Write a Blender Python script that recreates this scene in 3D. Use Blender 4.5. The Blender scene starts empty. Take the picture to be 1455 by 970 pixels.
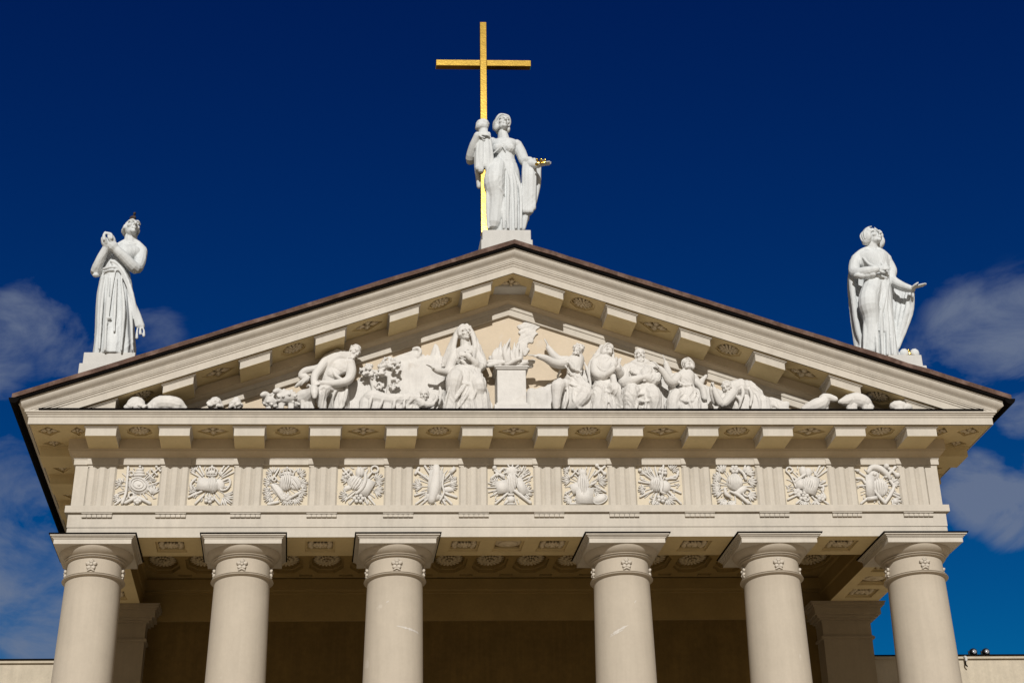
import bpy, bmesh, math, random
import numpy as np
from mathutils import Vector, Matrix

random.seed(7)
sc = bpy.context.scene
COL = sc.collection
PI = math.pi
rad = math.radians

# ------------------------------------------------------------------ camera
CAMP = np.array([-1.655323, -47.529909, 1.7])
PITCH, ROLL, YAW, FPX = 2.04937, -0.015751, -0.03973, 2195.702
SK = -0.095555                      # the portico stands about five degrees out of square
RM = (Matrix.Rotation(YAW, 3, 'Z') @ Matrix.Rotation(PITCH, 3, 'X') @ Matrix.Rotation(ROLL, 3, 'Z'))
RMN = np.array(RM)
cam = bpy.data.cameras.new('camera'); cam.sensor_width = 36; cam.lens = FPX / 1455 * 36
cam.clip_start = .5; cam.clip_end = 6000
camo = bpy.data.objects.new('camera', cam); COL.objects.link(camo)
camo.matrix_world = Matrix.Translation(Vector(CAMP)) @ RM.to_4x4()
sc.camera = camo

# ------------------------------------------------------------------ light
SUNDIR = Vector((.0625, 1.25, -.56)).normalized()      # the way the light travels
SUN_EL = math.asin(-SUNDIR.z)
sun = bpy.data.lights.new('sun', 'SUN'); sun.energy = 4.6; sun.angle = rad(.5); sun.color = (1, .965, .915)
suno = bpy.data.objects.new('sun', sun); COL.objects.link(suno); suno.location = (-20, -60, 60)
suno.rotation_euler = SUNDIR.to_track_quat('-Z', 'Y').to_euler()

sc.view_settings.view_transform = 'Standard'; sc.view_settings.look = 'None'
sc.view_settings.gamma = 1; sc.view_settings.exposure = -.18

def pix_dir(px, py):
    v = RMN @ np.array([(px - 727.5) / FPX, (485 - py) / FPX, -1.0]); return v / np.linalg.norm(v)

w = bpy.data.worlds.new('World'); sc.world = w; w.use_nodes = True
N = w.node_tree.nodes; L = w.node_tree.links; N.clear()
def wn(t, **k):
    n = N.new(t)
    for a, b in k.items(): setattr(n, a, b)
    return n
def wmath(op, a, b=None, c=None, clamp=False):
    n = wn('ShaderNodeMath', operation=op); n.use_clamp = clamp
    for i, v in enumerate((a, b, c)):
        if v is None: continue
        if isinstance(v, (int, float)): n.inputs[i].default_value = v
        else: L.new(v, n.inputs[i])
    return n.outputs[0]
out = wn('ShaderNodeOutputWorld'); bg = wn('ShaderNodeBackground'); bg.inputs[1].default_value = .06
sky = wn('ShaderNodeTexSky', sky_type='NISHITA'); sky.sun_disc = False
sky.sun_elevation = SUN_EL; sky.sun_rotation = math.atan2(-SUNDIR.x, -SUNDIR.y)
sky.air_density = 1.0; sky.dust_density = .3; sky.ozone_density = 3.0; sky.altitude = 200
sep = wn('ShaderNodeSeparateColor'); comb = wn('ShaderNodeCombineColor')
tint = wn('ShaderNodeMix', data_type='RGBA', blend_type='MULTIPLY'); tint.inputs[0].default_value = 1
tint.inputs[7].default_value = (.006, .122, .445, 1)
L.new(sky.outputs[0], sep.inputs[0])          # a polarising filter: deeper and steeper blue
for i, g in enumerate((1.5, 2.1, 1.38)): L.new(wmath('POWER', sep.outputs[i], g), comb.inputs[i])
L.new(comb.outputs[0], tint.inputs[6])
# the filter only bites well away from the sun; the unseen half round the sun is dimmed and warmed to tune the fill
pv = wn('ShaderNodeTexCoord'); pd = wn('ShaderNodeVectorMath', operation='DOT_PRODUCT'); pd.inputs[1].default_value = tuple(-SUNDIR); L.new(pv.outputs['Generated'], pd.inputs[0])
pr = wn('ShaderNodeMapRange'); pr.interpolation_type = 'SMOOTHSTEP'; pr.inputs[1].default_value = -.1; pr.inputs[2].default_value = .45; L.new(pd.outputs['Value'], pr.inputs[0])
half = wn('ShaderNodeMix', data_type='RGBA', blend_type='MULTIPLY'); half.inputs[0].default_value = 1; half.inputs[7].default_value = (.42, .38, .33, 1); L.new(sky.outputs[0], half.inputs[6])
pol = wn('ShaderNodeMix', data_type='RGBA'); L.new(pr.outputs[0], pol.inputs[0]); L.new(tint.outputs[2], pol.inputs[6]); L.new(half.outputs[2], pol.inputs[7])
tc = wn('ShaderNodeTexCoord')
mp = wn('ShaderNodeMapping'); mp.inputs['Scale'].default_value = (1, 1, 1.9)
L.new(tc.outputs['Generated'], mp.inputs[0])
nz = wn('ShaderNodeTexNoise'); nz.inputs['Scale'].default_value = 13; nz.inputs['Detail'].default_value = 10; nz.inputs['Roughness'].default_value = .62
nz.inputs['Distortion'].default_value = .5
L.new(mp.outputs[0], nz.inputs['Vector'])
nz2 = wn('ShaderNodeTexNoise'); nz2.inputs['Scale'].default_value = 3.2; nz2.inputs['Detail'].default_value = 3
L.new(mp.outputs[0], nz2.inputs['Vector'])
acc = None
# banks of cloud: direction, angular radius (deg), weight
for (px, py, rdeg, wt) in [(40, 455, 1.6, .62), (95, 500, 1.5, .5), (-20, 500, 2.0, .6), (215, 470, 1.2, .35), (25, 720, 2.0, .8), (-20, 800, 2.6, .9), (60, 860, 2.2, .85), (20, 640, 1.2, .4), (-160, 740, 4, .9),
                           (1385, 478, 2.1, .62), (1450, 470, 2.2, .68), (1530, 480, 2.6, .72), (1325, 510, 1.6, .45), (1390, 700, 1.5, .98), (1440, 720, 1.6, .95), (1455, 590, 1.0, .7), (1520, 700, 2.2, .9), (1560, 800, 2.2, .7),
                           (-900, 300, 14, .9), (2600, 500, 16, .9), (3800, -200, 20, .8)]:
    d = pix_dir(px, py)
    vm = wn('ShaderNodeVectorMath', operation='DOT_PRODUCT'); vm.inputs[1].default_value = tuple(d)
    L.new(tc.outputs['Generated'], vm.inputs[0])
    mr = wn('ShaderNodeMapRange'); mr.interpolation_type = 'SMOOTHSTEP'
    mr.inputs[1].default_value = math.cos(rad(rdeg * 1.3)); mr.inputs[2].default_value = math.cos(rad(rdeg * .1))
    mr.inputs[3].default_value = 0; mr.inputs[4].default_value = wt
    L.new(vm.outputs['Value'], mr.inputs[0])
    acc = mr.outputs[0] if acc is None else wmath('MAXIMUM', acc, mr.outputs[0])
nn = wmath('ADD', wmath('MULTIPLY', nz.outputs[0], .75), wmath('MULTIPLY', nz2.outputs[0], .25))
thr = wmath('SUBTRACT', 1.0, acc)
den = wmath('SUBTRACT', wmath('MULTIPLY', nn, 3.2), wmath('ADD', wmath('MULTIPLY', thr, 1.0), .90))
den = wmath('MULTIPLY', den, 1.55, clamp=True)
den = wmath('MULTIPLY', den, wmath('MULTIPLY', acc, 1.9, clamp=True), clamp=True)
cmix = wn('ShaderNodeMix', data_type='RGBA')
cmix.inputs[7].default_value = (2.9, 3.6, 5.2, 1)
L.new(wmath('MULTIPLY', den, .8, clamp=True), cmix.inputs[0]); L.new(pol.outputs[2], cmix.inputs[6])
# unseen bright cloud added behind the camera as warm fill light
rear = None
for d, lo, hi in (((.35, -.8, .45), .45, .95), ((-.75, -.55, .35), .6, .97), ((.8, -.3, .5), .6, .97)):
    vm = wn('ShaderNodeVectorMath', operation='DOT_PRODUCT'); vm.inputs[1].default_value = tuple(Vector(d).normalized())
    L.new(tc.outputs['Generated'], vm.inputs[0])
    mr = wn('ShaderNodeMapRange'); mr.interpolation_type = 'SMOOTHSTEP'; mr.inputs[1].default_value = lo; mr.inputs[2].default_value = hi
    L.new(vm.outputs['Value'], mr.inputs[0]); rear = mr.outputs[0] if rear is None else wmath('MAXIMUM', rear, mr.outputs[0])
rear = wmath('MULTIPLY', rear, wmath('MULTIPLY', wmath('SUBTRACT', nn, .30), 3.0, clamp=True), clamp=True)
rmix = wn('ShaderNodeMix', data_type='RGBA'); rmix.inputs[7].default_value = (6.0, 5.0, 4.1, 1)
L.new(rear, rmix.inputs[0]); L.new(cmix.outputs[2], rmix.inputs[6])
L.new(rmix.outputs[2], bg.inputs[0]); L.new(bg.outputs[0], out.inputs[0])

# ------------------------------------------------------------------ materials
def mat(name, col, rough=.85, metal=0, var=.08, scale=1.2, bump=.15, bscale=40, streak=0, blotch=None, spec=.3, bdist=.02):
    m = bpy.data.materials.new(name); m.use_nodes = True
    n = m.node_tree.nodes; l = m.node_tree.links; p = n['Principled BSDF']
    p.inputs['Roughness'].default_value = rough; p.inputs['Metallic'].default_value = metal
    p.inputs['Specular IOR Level'].default_value = spec
    geo = n.new('ShaderNodeNewGeometry')
    def noise(sc_, det, vscale=(1, 1, 1)):
        mp = n.new('ShaderNodeMapping'); mp.inputs['Scale'].default_value = vscale
        l.new(geo.outputs['Position'], mp.inputs[0])
        t = n.new('ShaderNodeTexNoise'); t.inputs['Scale'].default_value = sc_; t.inputs['Detail'].default_value = det
        t.inputs['Roughness'].default_value = .62
        l.new(mp.outputs[0], t.inputs['Vector']); return t.outputs[0]
    def ramp(src, lo, hi, a, b):
        r = n.new('ShaderNodeMapRange'); r.inputs[1].default_value = lo; r.inputs[2].default_value = hi
        r.inputs[3].default_value = a; r.inputs[4].default_value = b; l.new(src, r.inputs[0]); return r.outputs[0]
    def mult(src, fac):
        v = n.new('ShaderNodeVectorMath'); v.operation = 'SCALE'; l.new(src, v.inputs[0]); l.new(fac, v.inputs[3]); return v.outputs[0]
    rgb = n.new('ShaderNodeRGB'); rgb.outputs[0].default_value = (*col, 1); c = rgb.outputs[0]
    c = mult(c, ramp(noise(scale, 7), .3, .7, 1 - var, 1 + var))
    c = mult(c, ramp(noise(scale * 9, 4), .35, .65, 1 - var * .45, 1 + var * .45))
    if streak: c = mult(c, ramp(noise(1.0, 5, (5, 5, .35)), .35, .7, 1 + streak * .3, 1 - streak))
    if blotch:
        bc, lo, hi, bs, amt = blotch
        mx = n.new('ShaderNodeMix'); mx.data_type = 'RGBA'; mx.inputs[7].default_value = (*bc, 1)
        l.new(ramp(noise(bs, 6), lo, hi, 0, amt), mx.inputs[0]); l.new(c, mx.inputs[6]); c = mx.outputs[2]
    l.new(c, p.inputs['Base Color'])
    if bump:
        b = n.new('ShaderNodeBump'); b.inputs['Strength'].default_value = bump; b.inputs['Distance'].default_value = bdist
        l.new(noise(bscale, 5), b.inputs['Height']); l.new(b.outputs[0], p.inputs['Normal'])
    return m
M = dict(
    stucco=mat('cream stucco', (.470, .434, .376), var=.06, streak=.07, blotch=((.34, .30, .25), .60, .78, .9, .45)),
    column=mat('column stucco', (.42, .370, .30), var=.04, streak=.06, bump=.06, bscale=12, blotch=((.52, .48, .42), .68, .72, 1.3, .5)),
    soffit=mat('ochre cream paint', (.56, .455, .255), var=.07),
    wall=mat('yellow cream paint', (.52, .44, .335), var=.04, blotch=((.56, .52, .46), .58, .70, 1.1, .5)),
    frieze=mat('frieze panel paint', (.53, .47, .365), var=.05),
    anta=mat('pier stucco with shade painted in', (.30, .245, .165), var=.07, streak=.08),  # darker than the other stucco: porch shade put into the base colour
    coffer=mat('coffer ornament plaster', (.54, .45, .29), var=.05, scale=3),
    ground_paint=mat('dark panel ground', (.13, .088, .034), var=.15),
    scuff=mat('bare plaster', (.52, .49, .45), var=.1),
    mould=mat('tan moulding paint', (.50, .42, .30), var=.07),
    orn2=mat('capital ornament', (.47, .425, .36), var=.05, scale=3),
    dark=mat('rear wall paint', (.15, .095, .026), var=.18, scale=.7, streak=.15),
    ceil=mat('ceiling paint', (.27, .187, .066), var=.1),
    plaster=mat('white plaster', (.575, .558, .53), var=.07, scale=2.5, bump=.3, bscale=10, bdist=.04, streak=.04, blotch=((.42, .38, .33), .6, .75, 2.2, .5)),
    orn=mat('pale ornament plaster', (.58, .50, .36), var=.05, scale=3),
    statue=mat('weathered white stone', (.55, .572, .578), var=.06, scale=1.6, bump=.12, bscale=16, bdist=.03, streak=.14, blotch=((.42, .42, .40), .58, .74, 1.3, .55)),
    ped=mat('pedestal stone', (.49, .485, .465), var=.05, streak=.06),
    copper=mat('weathered copper', (.080, .046, .034), rough=.7, metal=0, var=.35, scale=2.2, spec=.15, blotch=((.20, .135, .11), .48, .70, 1.8, .8)),
    black=mat('dark flashing', (.005, .0042, .004), rough=.9, var=.2, bump=0, spec=.03),
    gold=mat('gilded metal', (.55, .36, .075), rough=.165, metal=1, var=.14, scale=3, bump=.10, bscale=14, spec=.5),
    lamp=mat('black lamp housing', (.012, .012, .014), rough=.35, var=.1, bump=0),
    glass=mat('lamp glass', (.25, .26, .28), rough=.08, var=.02, bump=0, spec=.8),
    wing=mat('wing plaster', (.44, .39, .305), var=.09, streak=.1),
    bird=mat('pigeon feathers', (.05, .035, .03), rough=.7, var=.2),
    paving=mat('pale paving', (.50, .40, .275), var=.12, scale=.6),
)

# ------------------------------------------------------------------ helpers
def shear(p): return np.array([p[0] + SK * p[1], p[1], p[2]])
def at(px, py, Y):
    """unsheared place where the sight line through a pixel meets the plane Y"""
    v = RMN @ np.array([(px - 727.5) / FPX, (485 - py) / FPX, -1.0]); o = CAMP.copy()
    o[0] -= SK * o[1]; v[0] -= SK * v[1]
    return o + v * ((Y - o[1]) / v[1])
WO = {}
def tag(o, label=None, cat=None, group=None, kind=None):
    if label: o['label'] = label
    if cat: o['category'] = cat
    if group: o['group'] = group
    if kind: o['kind'] = kind
    return o
def place(o, origin, parent):
    WO[o] = np.array(origin, float)
    o.location = shear(WO[o] - (WO[parent] if parent is not None else 0))
    if parent is not None: o.parent = parent
def thing(name, origin, label, cat, group=None):
    o = bpy.data.objects.new(name, None); COL.objects.link(o); o.empty_display_size = .3
    place(o, origin, None); return tag(o, label, cat, group)
def link(name, me, m, parent=None, origin=None):
    o = bpy.data.objects.new(name, me); COL.objects.link(o)
    if origin is None: origin = WO[parent] if parent is not None else np.zeros(3)
    place(o, origin, parent)
    co = np.empty(len(me.vertices) * 3); me.vertices.foreach_get('co', co); co = co.reshape(-1, 3) - np.array(origin)
    co[:, 0] += SK * co[:, 1]
    me.vertices.foreach_set('co', co.ravel()); me.materials.clear(); me.materials.append(m); me.update()
    return o
def fin(name, bm, m, parent=None, origin=None, smooth=None):
    bmesh.ops.recalc_face_normals(bm, faces=bm.faces)
    me = bpy.data.meshes.new(name); bm.to_mesh(me); bm.free()
    if smooth is not None:
        for p in me.polygons: p.use_smooth = True
        if smooth < 180: me.set_sharp_from_angle(angle=rad(smooth))
    return link(name, me, m, parent, origin)
def dup(o, dp, parent=None):
    c = o.copy(); COL.objects.link(c)
    if parent is None: parent = o.parent; base = WO[o] + np.array(dp)
    else: base = WO[parent] + (WO[o] - WO[o.parent]) if o.parent else WO[o]
    place(c, base, parent)
    for ch in list(o.children): 
        if ch is not c: dup_child(ch, c, np.array(dp))
    return c
def dup_child(ch, newp, dp):
    c = ch.copy(); COL.objects.link(c); place(c, WO[ch] + dp, newp)
    for g in list(ch.children): dup_child(g, c, dp)
def box(bm, x0, x1, y0, y1, z0, z1, rake=None):
    f = (lambda x: -.361 * abs(x)) if rake else (lambda x: 0)
    v = [bm.verts.new((x, y, z + f(x))) for z in (z0, z1) for y in (y0, y1) for x in (x0, x1)]
    for a in ((0, 1, 3, 2), (4, 6, 7, 5), (0, 4, 5, 1), (2, 3, 7, 6), (0, 2, 6, 4), (1, 5, 7, 3)): bm.faces.new([v[i] for i in a])
def usweep(bm, prof, yb, xc=13.2):
    """closed profile (p, z) run along the left side, the front and the right side"""
    rows = []
    for p, z in prof:
        rows.append([bm.verts.new(c) for c in ((-(xc + p), yb, z), (-(xc + p), -p, z), (xc + p, -p, z), (xc + p, yb, z))])
    n = len(prof)
    for i in range(n):
        a, b = rows[i], rows[(i + 1) % n]
        for k in range(3): bm.faces.new((a[k], a[k + 1], b[k + 1], b[k]))
    bm.faces.new([r[0] for r in rows]); bm.faces.new([r[3] for r in rows][::-1])
def rake(bm, prof, ends):
    """closed profile (p, z at the ridge) run down both slopes; ends(p) = half width"""
    rows = []
    for p, z in prof:
        e = ends(p)
        rows.append([bm.verts.new((x, -p, z - .361 * abs(x))) for x in (-e, 0, e)])
    n = len(prof)
    for i in range(n):
        a, b = rows[i], rows[(i + 1) % n]
        for k in range(2): bm.faces.new((a[k], a[k + 1], b[k + 1], b[k]))
    bm.faces.new([r[0] for r in rows]); bm.faces.new([r[2] for r in rows][::-1])
def clip(bm, z):
    g = list(bm.verts) + list(bm.edges) + list(bm.faces)
    r = bmesh.ops.bisect_plane(bm, geom=g, plane_co=(0, 0, z), plane_no=(0, 0, 1), clear_inner=True)
    e = [x for x in r['geom_cut'] if isinstance(x, bmesh.types.BMEdge)]
    if e: bmesh.ops.holes_fill(bm, edges=e)
def lathe(bm, prof, cx, cy, n=64):
    rows = [[bm.verts.new((cx + r * math.cos(2 * PI * k / n), cy + r * math.sin(2 * PI * k / n), z)) for k in range(n)] for r, z in prof]
    for a, b in zip(rows, rows[1:]):
        for k in range(n): bm.faces.new((a[k], a[(k + 1) % n], b[(k + 1) % n], b[k]))
    bm.faces.new(rows[0][::-1]); bm.faces.new(rows[-1])
def holed(bm, x0, x1, y0, y1, z, holes, depth, oct_=0):
    """level sheet seen from below with sunk rectangular panels (octagonal when oct_ > 0)"""
    xs = sorted({x0, x1, *[h[0] for h in holes], *[h[1] for h in holes]}); ys = sorted({y0, y1, *[h[2] for h in holes], *[h[3] for h in holes]})
    hs = {(round(h[0], 4), round(h[2], 4)): (h[4] if len(h) > 4 else oct_) for h in holes}
    def q(*c): bm.faces.new([bm.verts.new(p) for p in c])
    for i in range(len(xs) - 1):
        for j in range(len(ys) - 1):
            a, b, c, d = xs[i], xs[i + 1], ys[j], ys[j + 1]
            if (round(a, 4), round(c, 4)) not in hs:
                q((a, c, z), (a, d, z), (b, d, z), (b, c, z)); continue
            oc = hs[(round(a, 4), round(c, 4))]
            if oc:
                ox, oy = (b - a) * oc, (d - c) * oc
                P = [(a + ox, c), (b - ox, c), (b, c + oy), (b, d - oy), (b - ox, d), (a + ox, d), (a, d - oy), (a, c + oy)]
                for (s, t, u) in (((a, c), P[0], P[7]), ((b, c), P[2], P[1]), ((b, d), P[4], P[3]), ((a, d), P[6], P[5])): q((*s, z), (*t, z), (*u, z))
            else: P = [(a, c), (b, c), (b, d), (a, d)]
            P = [p for i_, p in enumerate(P) if abs(p[0] - P[i_ - 1][0]) + abs(p[1] - P[i_ - 1][1]) > 1e-6]
            m = len(P); cx, cy = (a + b) / 2, (c + d) / 2
            S = [(cx + (x - cx) * .86, cy + (y - cy) * .86) for x, y in P]
            for k in range(m):
                s, t = P[k], P[(k + 1) % m]; u, v = S[k], S[(k + 1) % m]
                q((*s, z), (*t, z), (*t, z + depth * .5), (*s, z + depth * .5))
                q((*s, z + depth * .5), (*t, z + depth * .5), (*v, z + depth * .5), (*u, z + depth * .5))
                q((*u, z + depth * .5), (*v, z + depth * .5), (*v, z + depth), (*u, z + depth))
            q(*[(x, y, z + depth) for x, y in S])

def bez(pts, n=6):
    """Catmull-Rom through points (rows may carry a radius)"""
    P = [np.array(p, float) for p in pts]
    if len(P) < 3: return P
    P = [2 * P[0] - P[1]] + P + [2 * P[-1] - P[-2]]; o = []
    for i in range(1, len(P) - 2):
        for k in range(n):
            t = k / n
            o.append(.5 * ((2 * P[i]) + (P[i + 1] - P[i - 1]) * t + (2 * P[i - 1] - 5 * P[i] + 4 * P[i + 1] - P[i + 2]) * t * t + (3 * P[i] - P[i - 1] - 3 * P[i + 1] + P[i + 2]) * t ** 3))
    return o + [P[-2]]
ICO = {}
def ico(sub):
    if sub not in ICO:
        b = bmesh.new(); bmesh.ops.create_icosphere(b, subdivisions=sub, radius=1); b.verts.ensure_lookup_table()
        ICO[sub] = (np.array([v.co[:] for v in b.verts]), [[v.index for v in f.verts] for f in b.faces]); b.free()
    return ICO[sub]
class Sculpt:
    """collects closed solids; build() fuses them into one carved surface"""
    def __init__(s): s.v = []; s.f = []; s.n = 0; s.keep = []
    def add(s, v, f):
        s.v.append(np.asarray(v, float)); s.f += [[i + s.n for i in q] for q in f]; s.n += len(v)
    def ell(s, c, r, R=None, sub=2):
        v, f = ico(sub); v = v * np.array(r if hasattr(r, '__len__') else (r, r, r))
        if R is not None: v = v @ np.array(R).T
        s.add(v + np.array(c), f)
    def tube(s, pts, rs, n=10, sm=4, flat=1.0):
        if not hasattr(rs, '__len__'): rs = [rs] * len(pts)
        if len(rs) != len(pts): rs = np.interp(np.linspace(0, 1, len(pts)), np.linspace(0, 1, len(rs)), rs)
        Q = bez([np.append(np.array(p, float), r) for p, r in zip(pts, rs)], sm)
        P = [q[:3] for q in Q]; r = [max(q[3], .004) for q in Q]
        T = []
        for i in range(len(P)):
            t = P[min(i + 1, len(P) - 1)] - P[max(i - 1, 0)]; T.append(t / (np.linalg.norm(t) + 1e-9))
        u = np.cross(T[0], (0, 1, .013)); 
        if np.linalg.norm(u) < .1: u = np.cross(T[0], (1, 0, 0))
        u /= np.linalg.norm(u)
        rings = []
        def ring(c, t, u, rr):
            w_ = np.cross(t, u); return [c + rr * (u * math.cos(2 * PI * k / n) + flat * w_ * math.sin(2 * PI * k / n)) for k in range(n)]
        for i in range(len(P)):
            t = T[i]; u = u - t * (u @ t); u /= np.linalg.norm(u) + 1e-9
            if i == 0:
                for a in (80, 45): rings.append(ring(P[0] - t * r[0] * math.sin(rad(a)), t, u, r[0] * math.cos(rad(a))))
            rings.append(ring(P[i], t, u, r[i]))
            if i == len(P) - 1:
                for a in (45, 80): rings.append(ring(P[-1] + t * r[-1] * math.sin(rad(a)), t, u, r[-1] * math.cos(rad(a))))
        s.rings(rings)
    def rings(s, rings):
        n = len(rings[0]); v = [p for r in rings for p in r]; f = []
        for i in range(len(rings) - 1):
            for k in range(n): f.append([i * n + k, i * n + (k + 1) % n, (i + 1) * n + (k + 1) % n, (i + 1) * n + k])
        f.append(list(range(n))[::-1]); f.append([(len(rings) - 1) * n + k for k in range(n)])
        s.add(v, f)
    def loft(s, secs, folds=((9, .4), (14, .3), (23, .18)), seed=0, n=96, tw=.25):
        """robe: secs = (centre, rx, ry, fold depth)"""
        g = np.random.RandomState(seed); ph = g.rand(8) * 6.28; dr = (g.rand(8) - .5) * tw * 4
        Q = bez([np.array([*c, a, b, d]) for c, a, b, d in secs], 5); R = []
        for i, q in enumerate(Q):
            th = np.linspace(0, 2 * PI, n, endpoint=False); t = i / len(Q)
            fo = sum(am * (1 - 2 * np.abs(np.sin(fr * th / 2 + ph[j] + dr[j] * t)) ** .7) for j, (fr, am) in enumerate(folds))
            k = 1 + q[5] * fo
            R.append([np.array([q[0] + q[3] * k[m] * math.cos(th[m]), q[1] + q[4] * k[m] * math.sin(th[m]), q[2]]) for m in range(n)])
        s.rings(R)
    def box(s, c, h, R=None):
        v = np.array([(x, y, z) for z in (-1, 1) for y in (-1, 1) for x in (-1, 1)], float) * np.array(h)
        if R is not None: v = v @ np.array(R).T
        s.add(v + np.array(c), [[0, 2, 3, 1], [4, 5, 7, 6], [0, 1, 5, 4], [2, 6, 7, 3], [0, 4, 6, 2], [1, 3, 7, 5]])
    def mesh(s, name):
        me = bpy.data.meshes.new(name); me.from_pydata([tuple(p) for p in np.concatenate(s.v)], [], s.f); me.update()
        b = bmesh.new(); b.from_mesh(me); bmesh.ops.recalc_face_normals(b, faces=b.faces); b.to_mesh(me); b.free(); return me
    def build(s, name, m, parent=None, origin=None, voxel=.024, it=2, rough=0, crease=0):
        me = s.mesh(name)
        if voxel:
            o = bpy.data.objects.new('tmp', me); COL.objects.link(o)
            r = o.modifiers.new('r', 'REMESH'); r.mode = 'VOXEL'; r.voxel_size = voxel
            if it: q = o.modifiers.new('s', 'SMOOTH'); q.iterations = it; q.factor = .5
            dg = bpy.context.evaluated_depsgraph_get()
            me2 = bpy.data.meshes.new_from_object(o.evaluated_get(dg)); bpy.data.objects.remove(o); bpy.data.meshes.remove(me)
            me = me2; me.name = name
        for p in me.polygons: p.use_smooth = True
        if rough:
            co = np.empty(len(me.vertices) * 3); me.vertices.foreach_get('co', co); co = co.reshape(-1, 3)
            k = 1 / (voxel * 4)
            d = np.stack([np.sin(co[:, 1] * k * 1.1 + 1.7 * np.sin(co[:, 2] * k * .8)), np.sin(co[:, 2] * k + 1.3 * np.sin(co[:, 0] * k * .9)), np.sin(co[:, 0] * k * 1.2 + 2 * np.sin(co[:, 1] * k * .7))], 1)
            co += d * rough; me.vertices.foreach_set('co', co.ravel()); me.update()
        if crease:      # chiselled drapery: ridged, mostly hanging creases, kept off faces and hands
            nv = len(me.vertices); co = np.empty(nv * 3); me.vertices.foreach_get('co', co); co = co.reshape(-1, 3)
            no = np.empty(nv * 3); me.vertices.foreach_get('normal', no); no = no.reshape(-1, 3)
            h = co[:, 0] + .6 * co[:, 1]; z = co[:, 2]
            wp = .22 * np.sin(z * 2.3 + 1.3 * h) + .10 * np.sin(z * 5.1 - 2.2 * h + 1.0)
            f = 0
            for k_, a_, sl in ((15.0, .5, .25), (27.0, .32, -.45), (44.0, .18, .6)):
                f = f + a_ * (1 - 2 * np.abs(np.sin((h + sl * z * .5 + wp) * k_ * .5)) ** .6)
            f = f * (.55 + .45 * np.sin(z * 3.1 + h * 2.0))
            mk = np.ones(nv)
            for c, r in s.keep: mk = np.minimum(mk, np.clip((np.linalg.norm(co - c, axis=1) - r) / (.15 * r + .02), 0, 1))
            co += no * (f * mk * crease)[:, None]; me.vertices.foreach_set('co', co.ravel()); me.update()
        return link(name, me, m, parent, origin)
def euler(yaw=0, pitch=0, roll=0):
    """yaw turns the face to the picture's right, pitch tips it up, roll leans it right"""
    return np.array(Matrix.Rotation(rad(yaw), 3, 'Z') @ Matrix.Rotation(rad(roll), 3, 'Y') @ Matrix.Rotation(-rad(pitch), 3, 'X'))

# ------------------------------------------------------------------ ground
bm = bmesh.new(); v = [bm.verts.new(p) for p in ((-2500, -2500, 0), (2500, -2500, 0), (2500, 2500, 0), (-2500, 2500, 0))]; bm.faces.new(v)
tag(fin('ground', bm, M['paving']), kind='structure')

# ------------------------------------------------------------------ the cathedral
XC = 13.2; CX = [-13.2, -8.5, -3.636, 3.636, 8.5, 13.2]
TX = [-13.2, -10.87, -8.5, -6.077, -3.636, -1.211]; TX = TX + [-x for x in TX[::-1]]
MX = [(a + b) / 2 for a, b in zip(TX, TX[1:])]
church = thing('cathedral', (0, 0, 0), 'cream neoclassical cathedral portico with six round columns and a sculpted gable', 'building')
def part(name, bm, m, smooth=None, parent=None): return fin(name, bm, M[m], parent or church, None, smooth)

# steps and floor
bm = bmesh.new()
for i in range(6): box(bm, -15.4 - .38 * (5 - i), 15.4 + .38 * (5 - i), -1.9 - .38 * (5 - i), 7.05, .2 * i, .2 * (i + 1) - .002 * 0)
part('portico_steps', bm, 'ped')
# body behind the portico, side wings
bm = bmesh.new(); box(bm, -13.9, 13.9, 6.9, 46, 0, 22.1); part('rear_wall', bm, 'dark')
bm = bmesh.new(); box(bm, -13.86, 13.86, 6.82, 6.9, 18.55, 19.55)
box(bm, -13.84, 13.84, 6.5, 6.9, 19.62, 20.02); box(bm, -13.85, 13.85, 6.72, 6.9, 19.55, 19.62); part('wall_band', bm, 'ceil')
for sx in (-1, 1):
    bm = bmesh.new(); a, b = sorted((sx * 13.9, sx * 31)); box(bm, a, b, 8.0, 44, 0, 17.36); part('side_wing', bm, 'wing')
    bm = bmesh.new(); box(bm, a, b, 7.9, 44, 17.36, 17.46); o = part('parapet_coping', bm, 'wing')
    bm = bmesh.new(); box(bm, a, b, 7.84, 44, 17.462, 17.50); part('parapet_flashing', bm, 'black')
# architrave (outer faces, inner faces) with sunk soffit panels
bm = bmesh.new()
AP = [(.90, 18.895), (.90, 19.20), (.885, 19.205), (.885, 19.225), (.915, 19.23), (.915, 19.70)]
def ustrip(bm, prof, yb):
    rows = [[bm.verts.new(c) for c in ((-(XC + p), yb, z), (-(XC + p), -p, z), (XC + p, -p, z), (XC + p, yb, z))] for p, z in prof]
    for a, b in zip(rows, rows[1:]):
        for k in range(3): bm.faces.new((a[k], a[k + 1], b[k + 1], b[k]))
ustrip(bm, AP + [(-.86, 19.70), (-.86, 20.0), (-.98, 20.02), (-.86, 19.6), (-.86, 18.895)][:1], 6.9)
part('architrave', bm, 'stucco')
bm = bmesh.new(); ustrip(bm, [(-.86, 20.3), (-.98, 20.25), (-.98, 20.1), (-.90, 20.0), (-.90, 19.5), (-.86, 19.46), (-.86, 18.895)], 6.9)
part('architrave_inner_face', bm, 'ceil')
bm = bmesh.new()
pans = [-10.85, -6.07, -1.43, 0.0, 1.43, 6.07, 10.85]
holed(bm, -14.1, 14.1, -.9, .86, 18.895, [(x - .48, x + .48, -.50, .52) for x in pans], .16)
SP = [2.15, 3.55, 4.95]
for sx in (-1, 1):
    a, b = sorted((sx * 12.34, sx * 14.1)); c = (a + b) / 2
    holed(bm, a, b, .86, 6.9, 18.895, [(c - .48, c + .48, y - .48, y + .48) for y in SP], .16)
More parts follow.
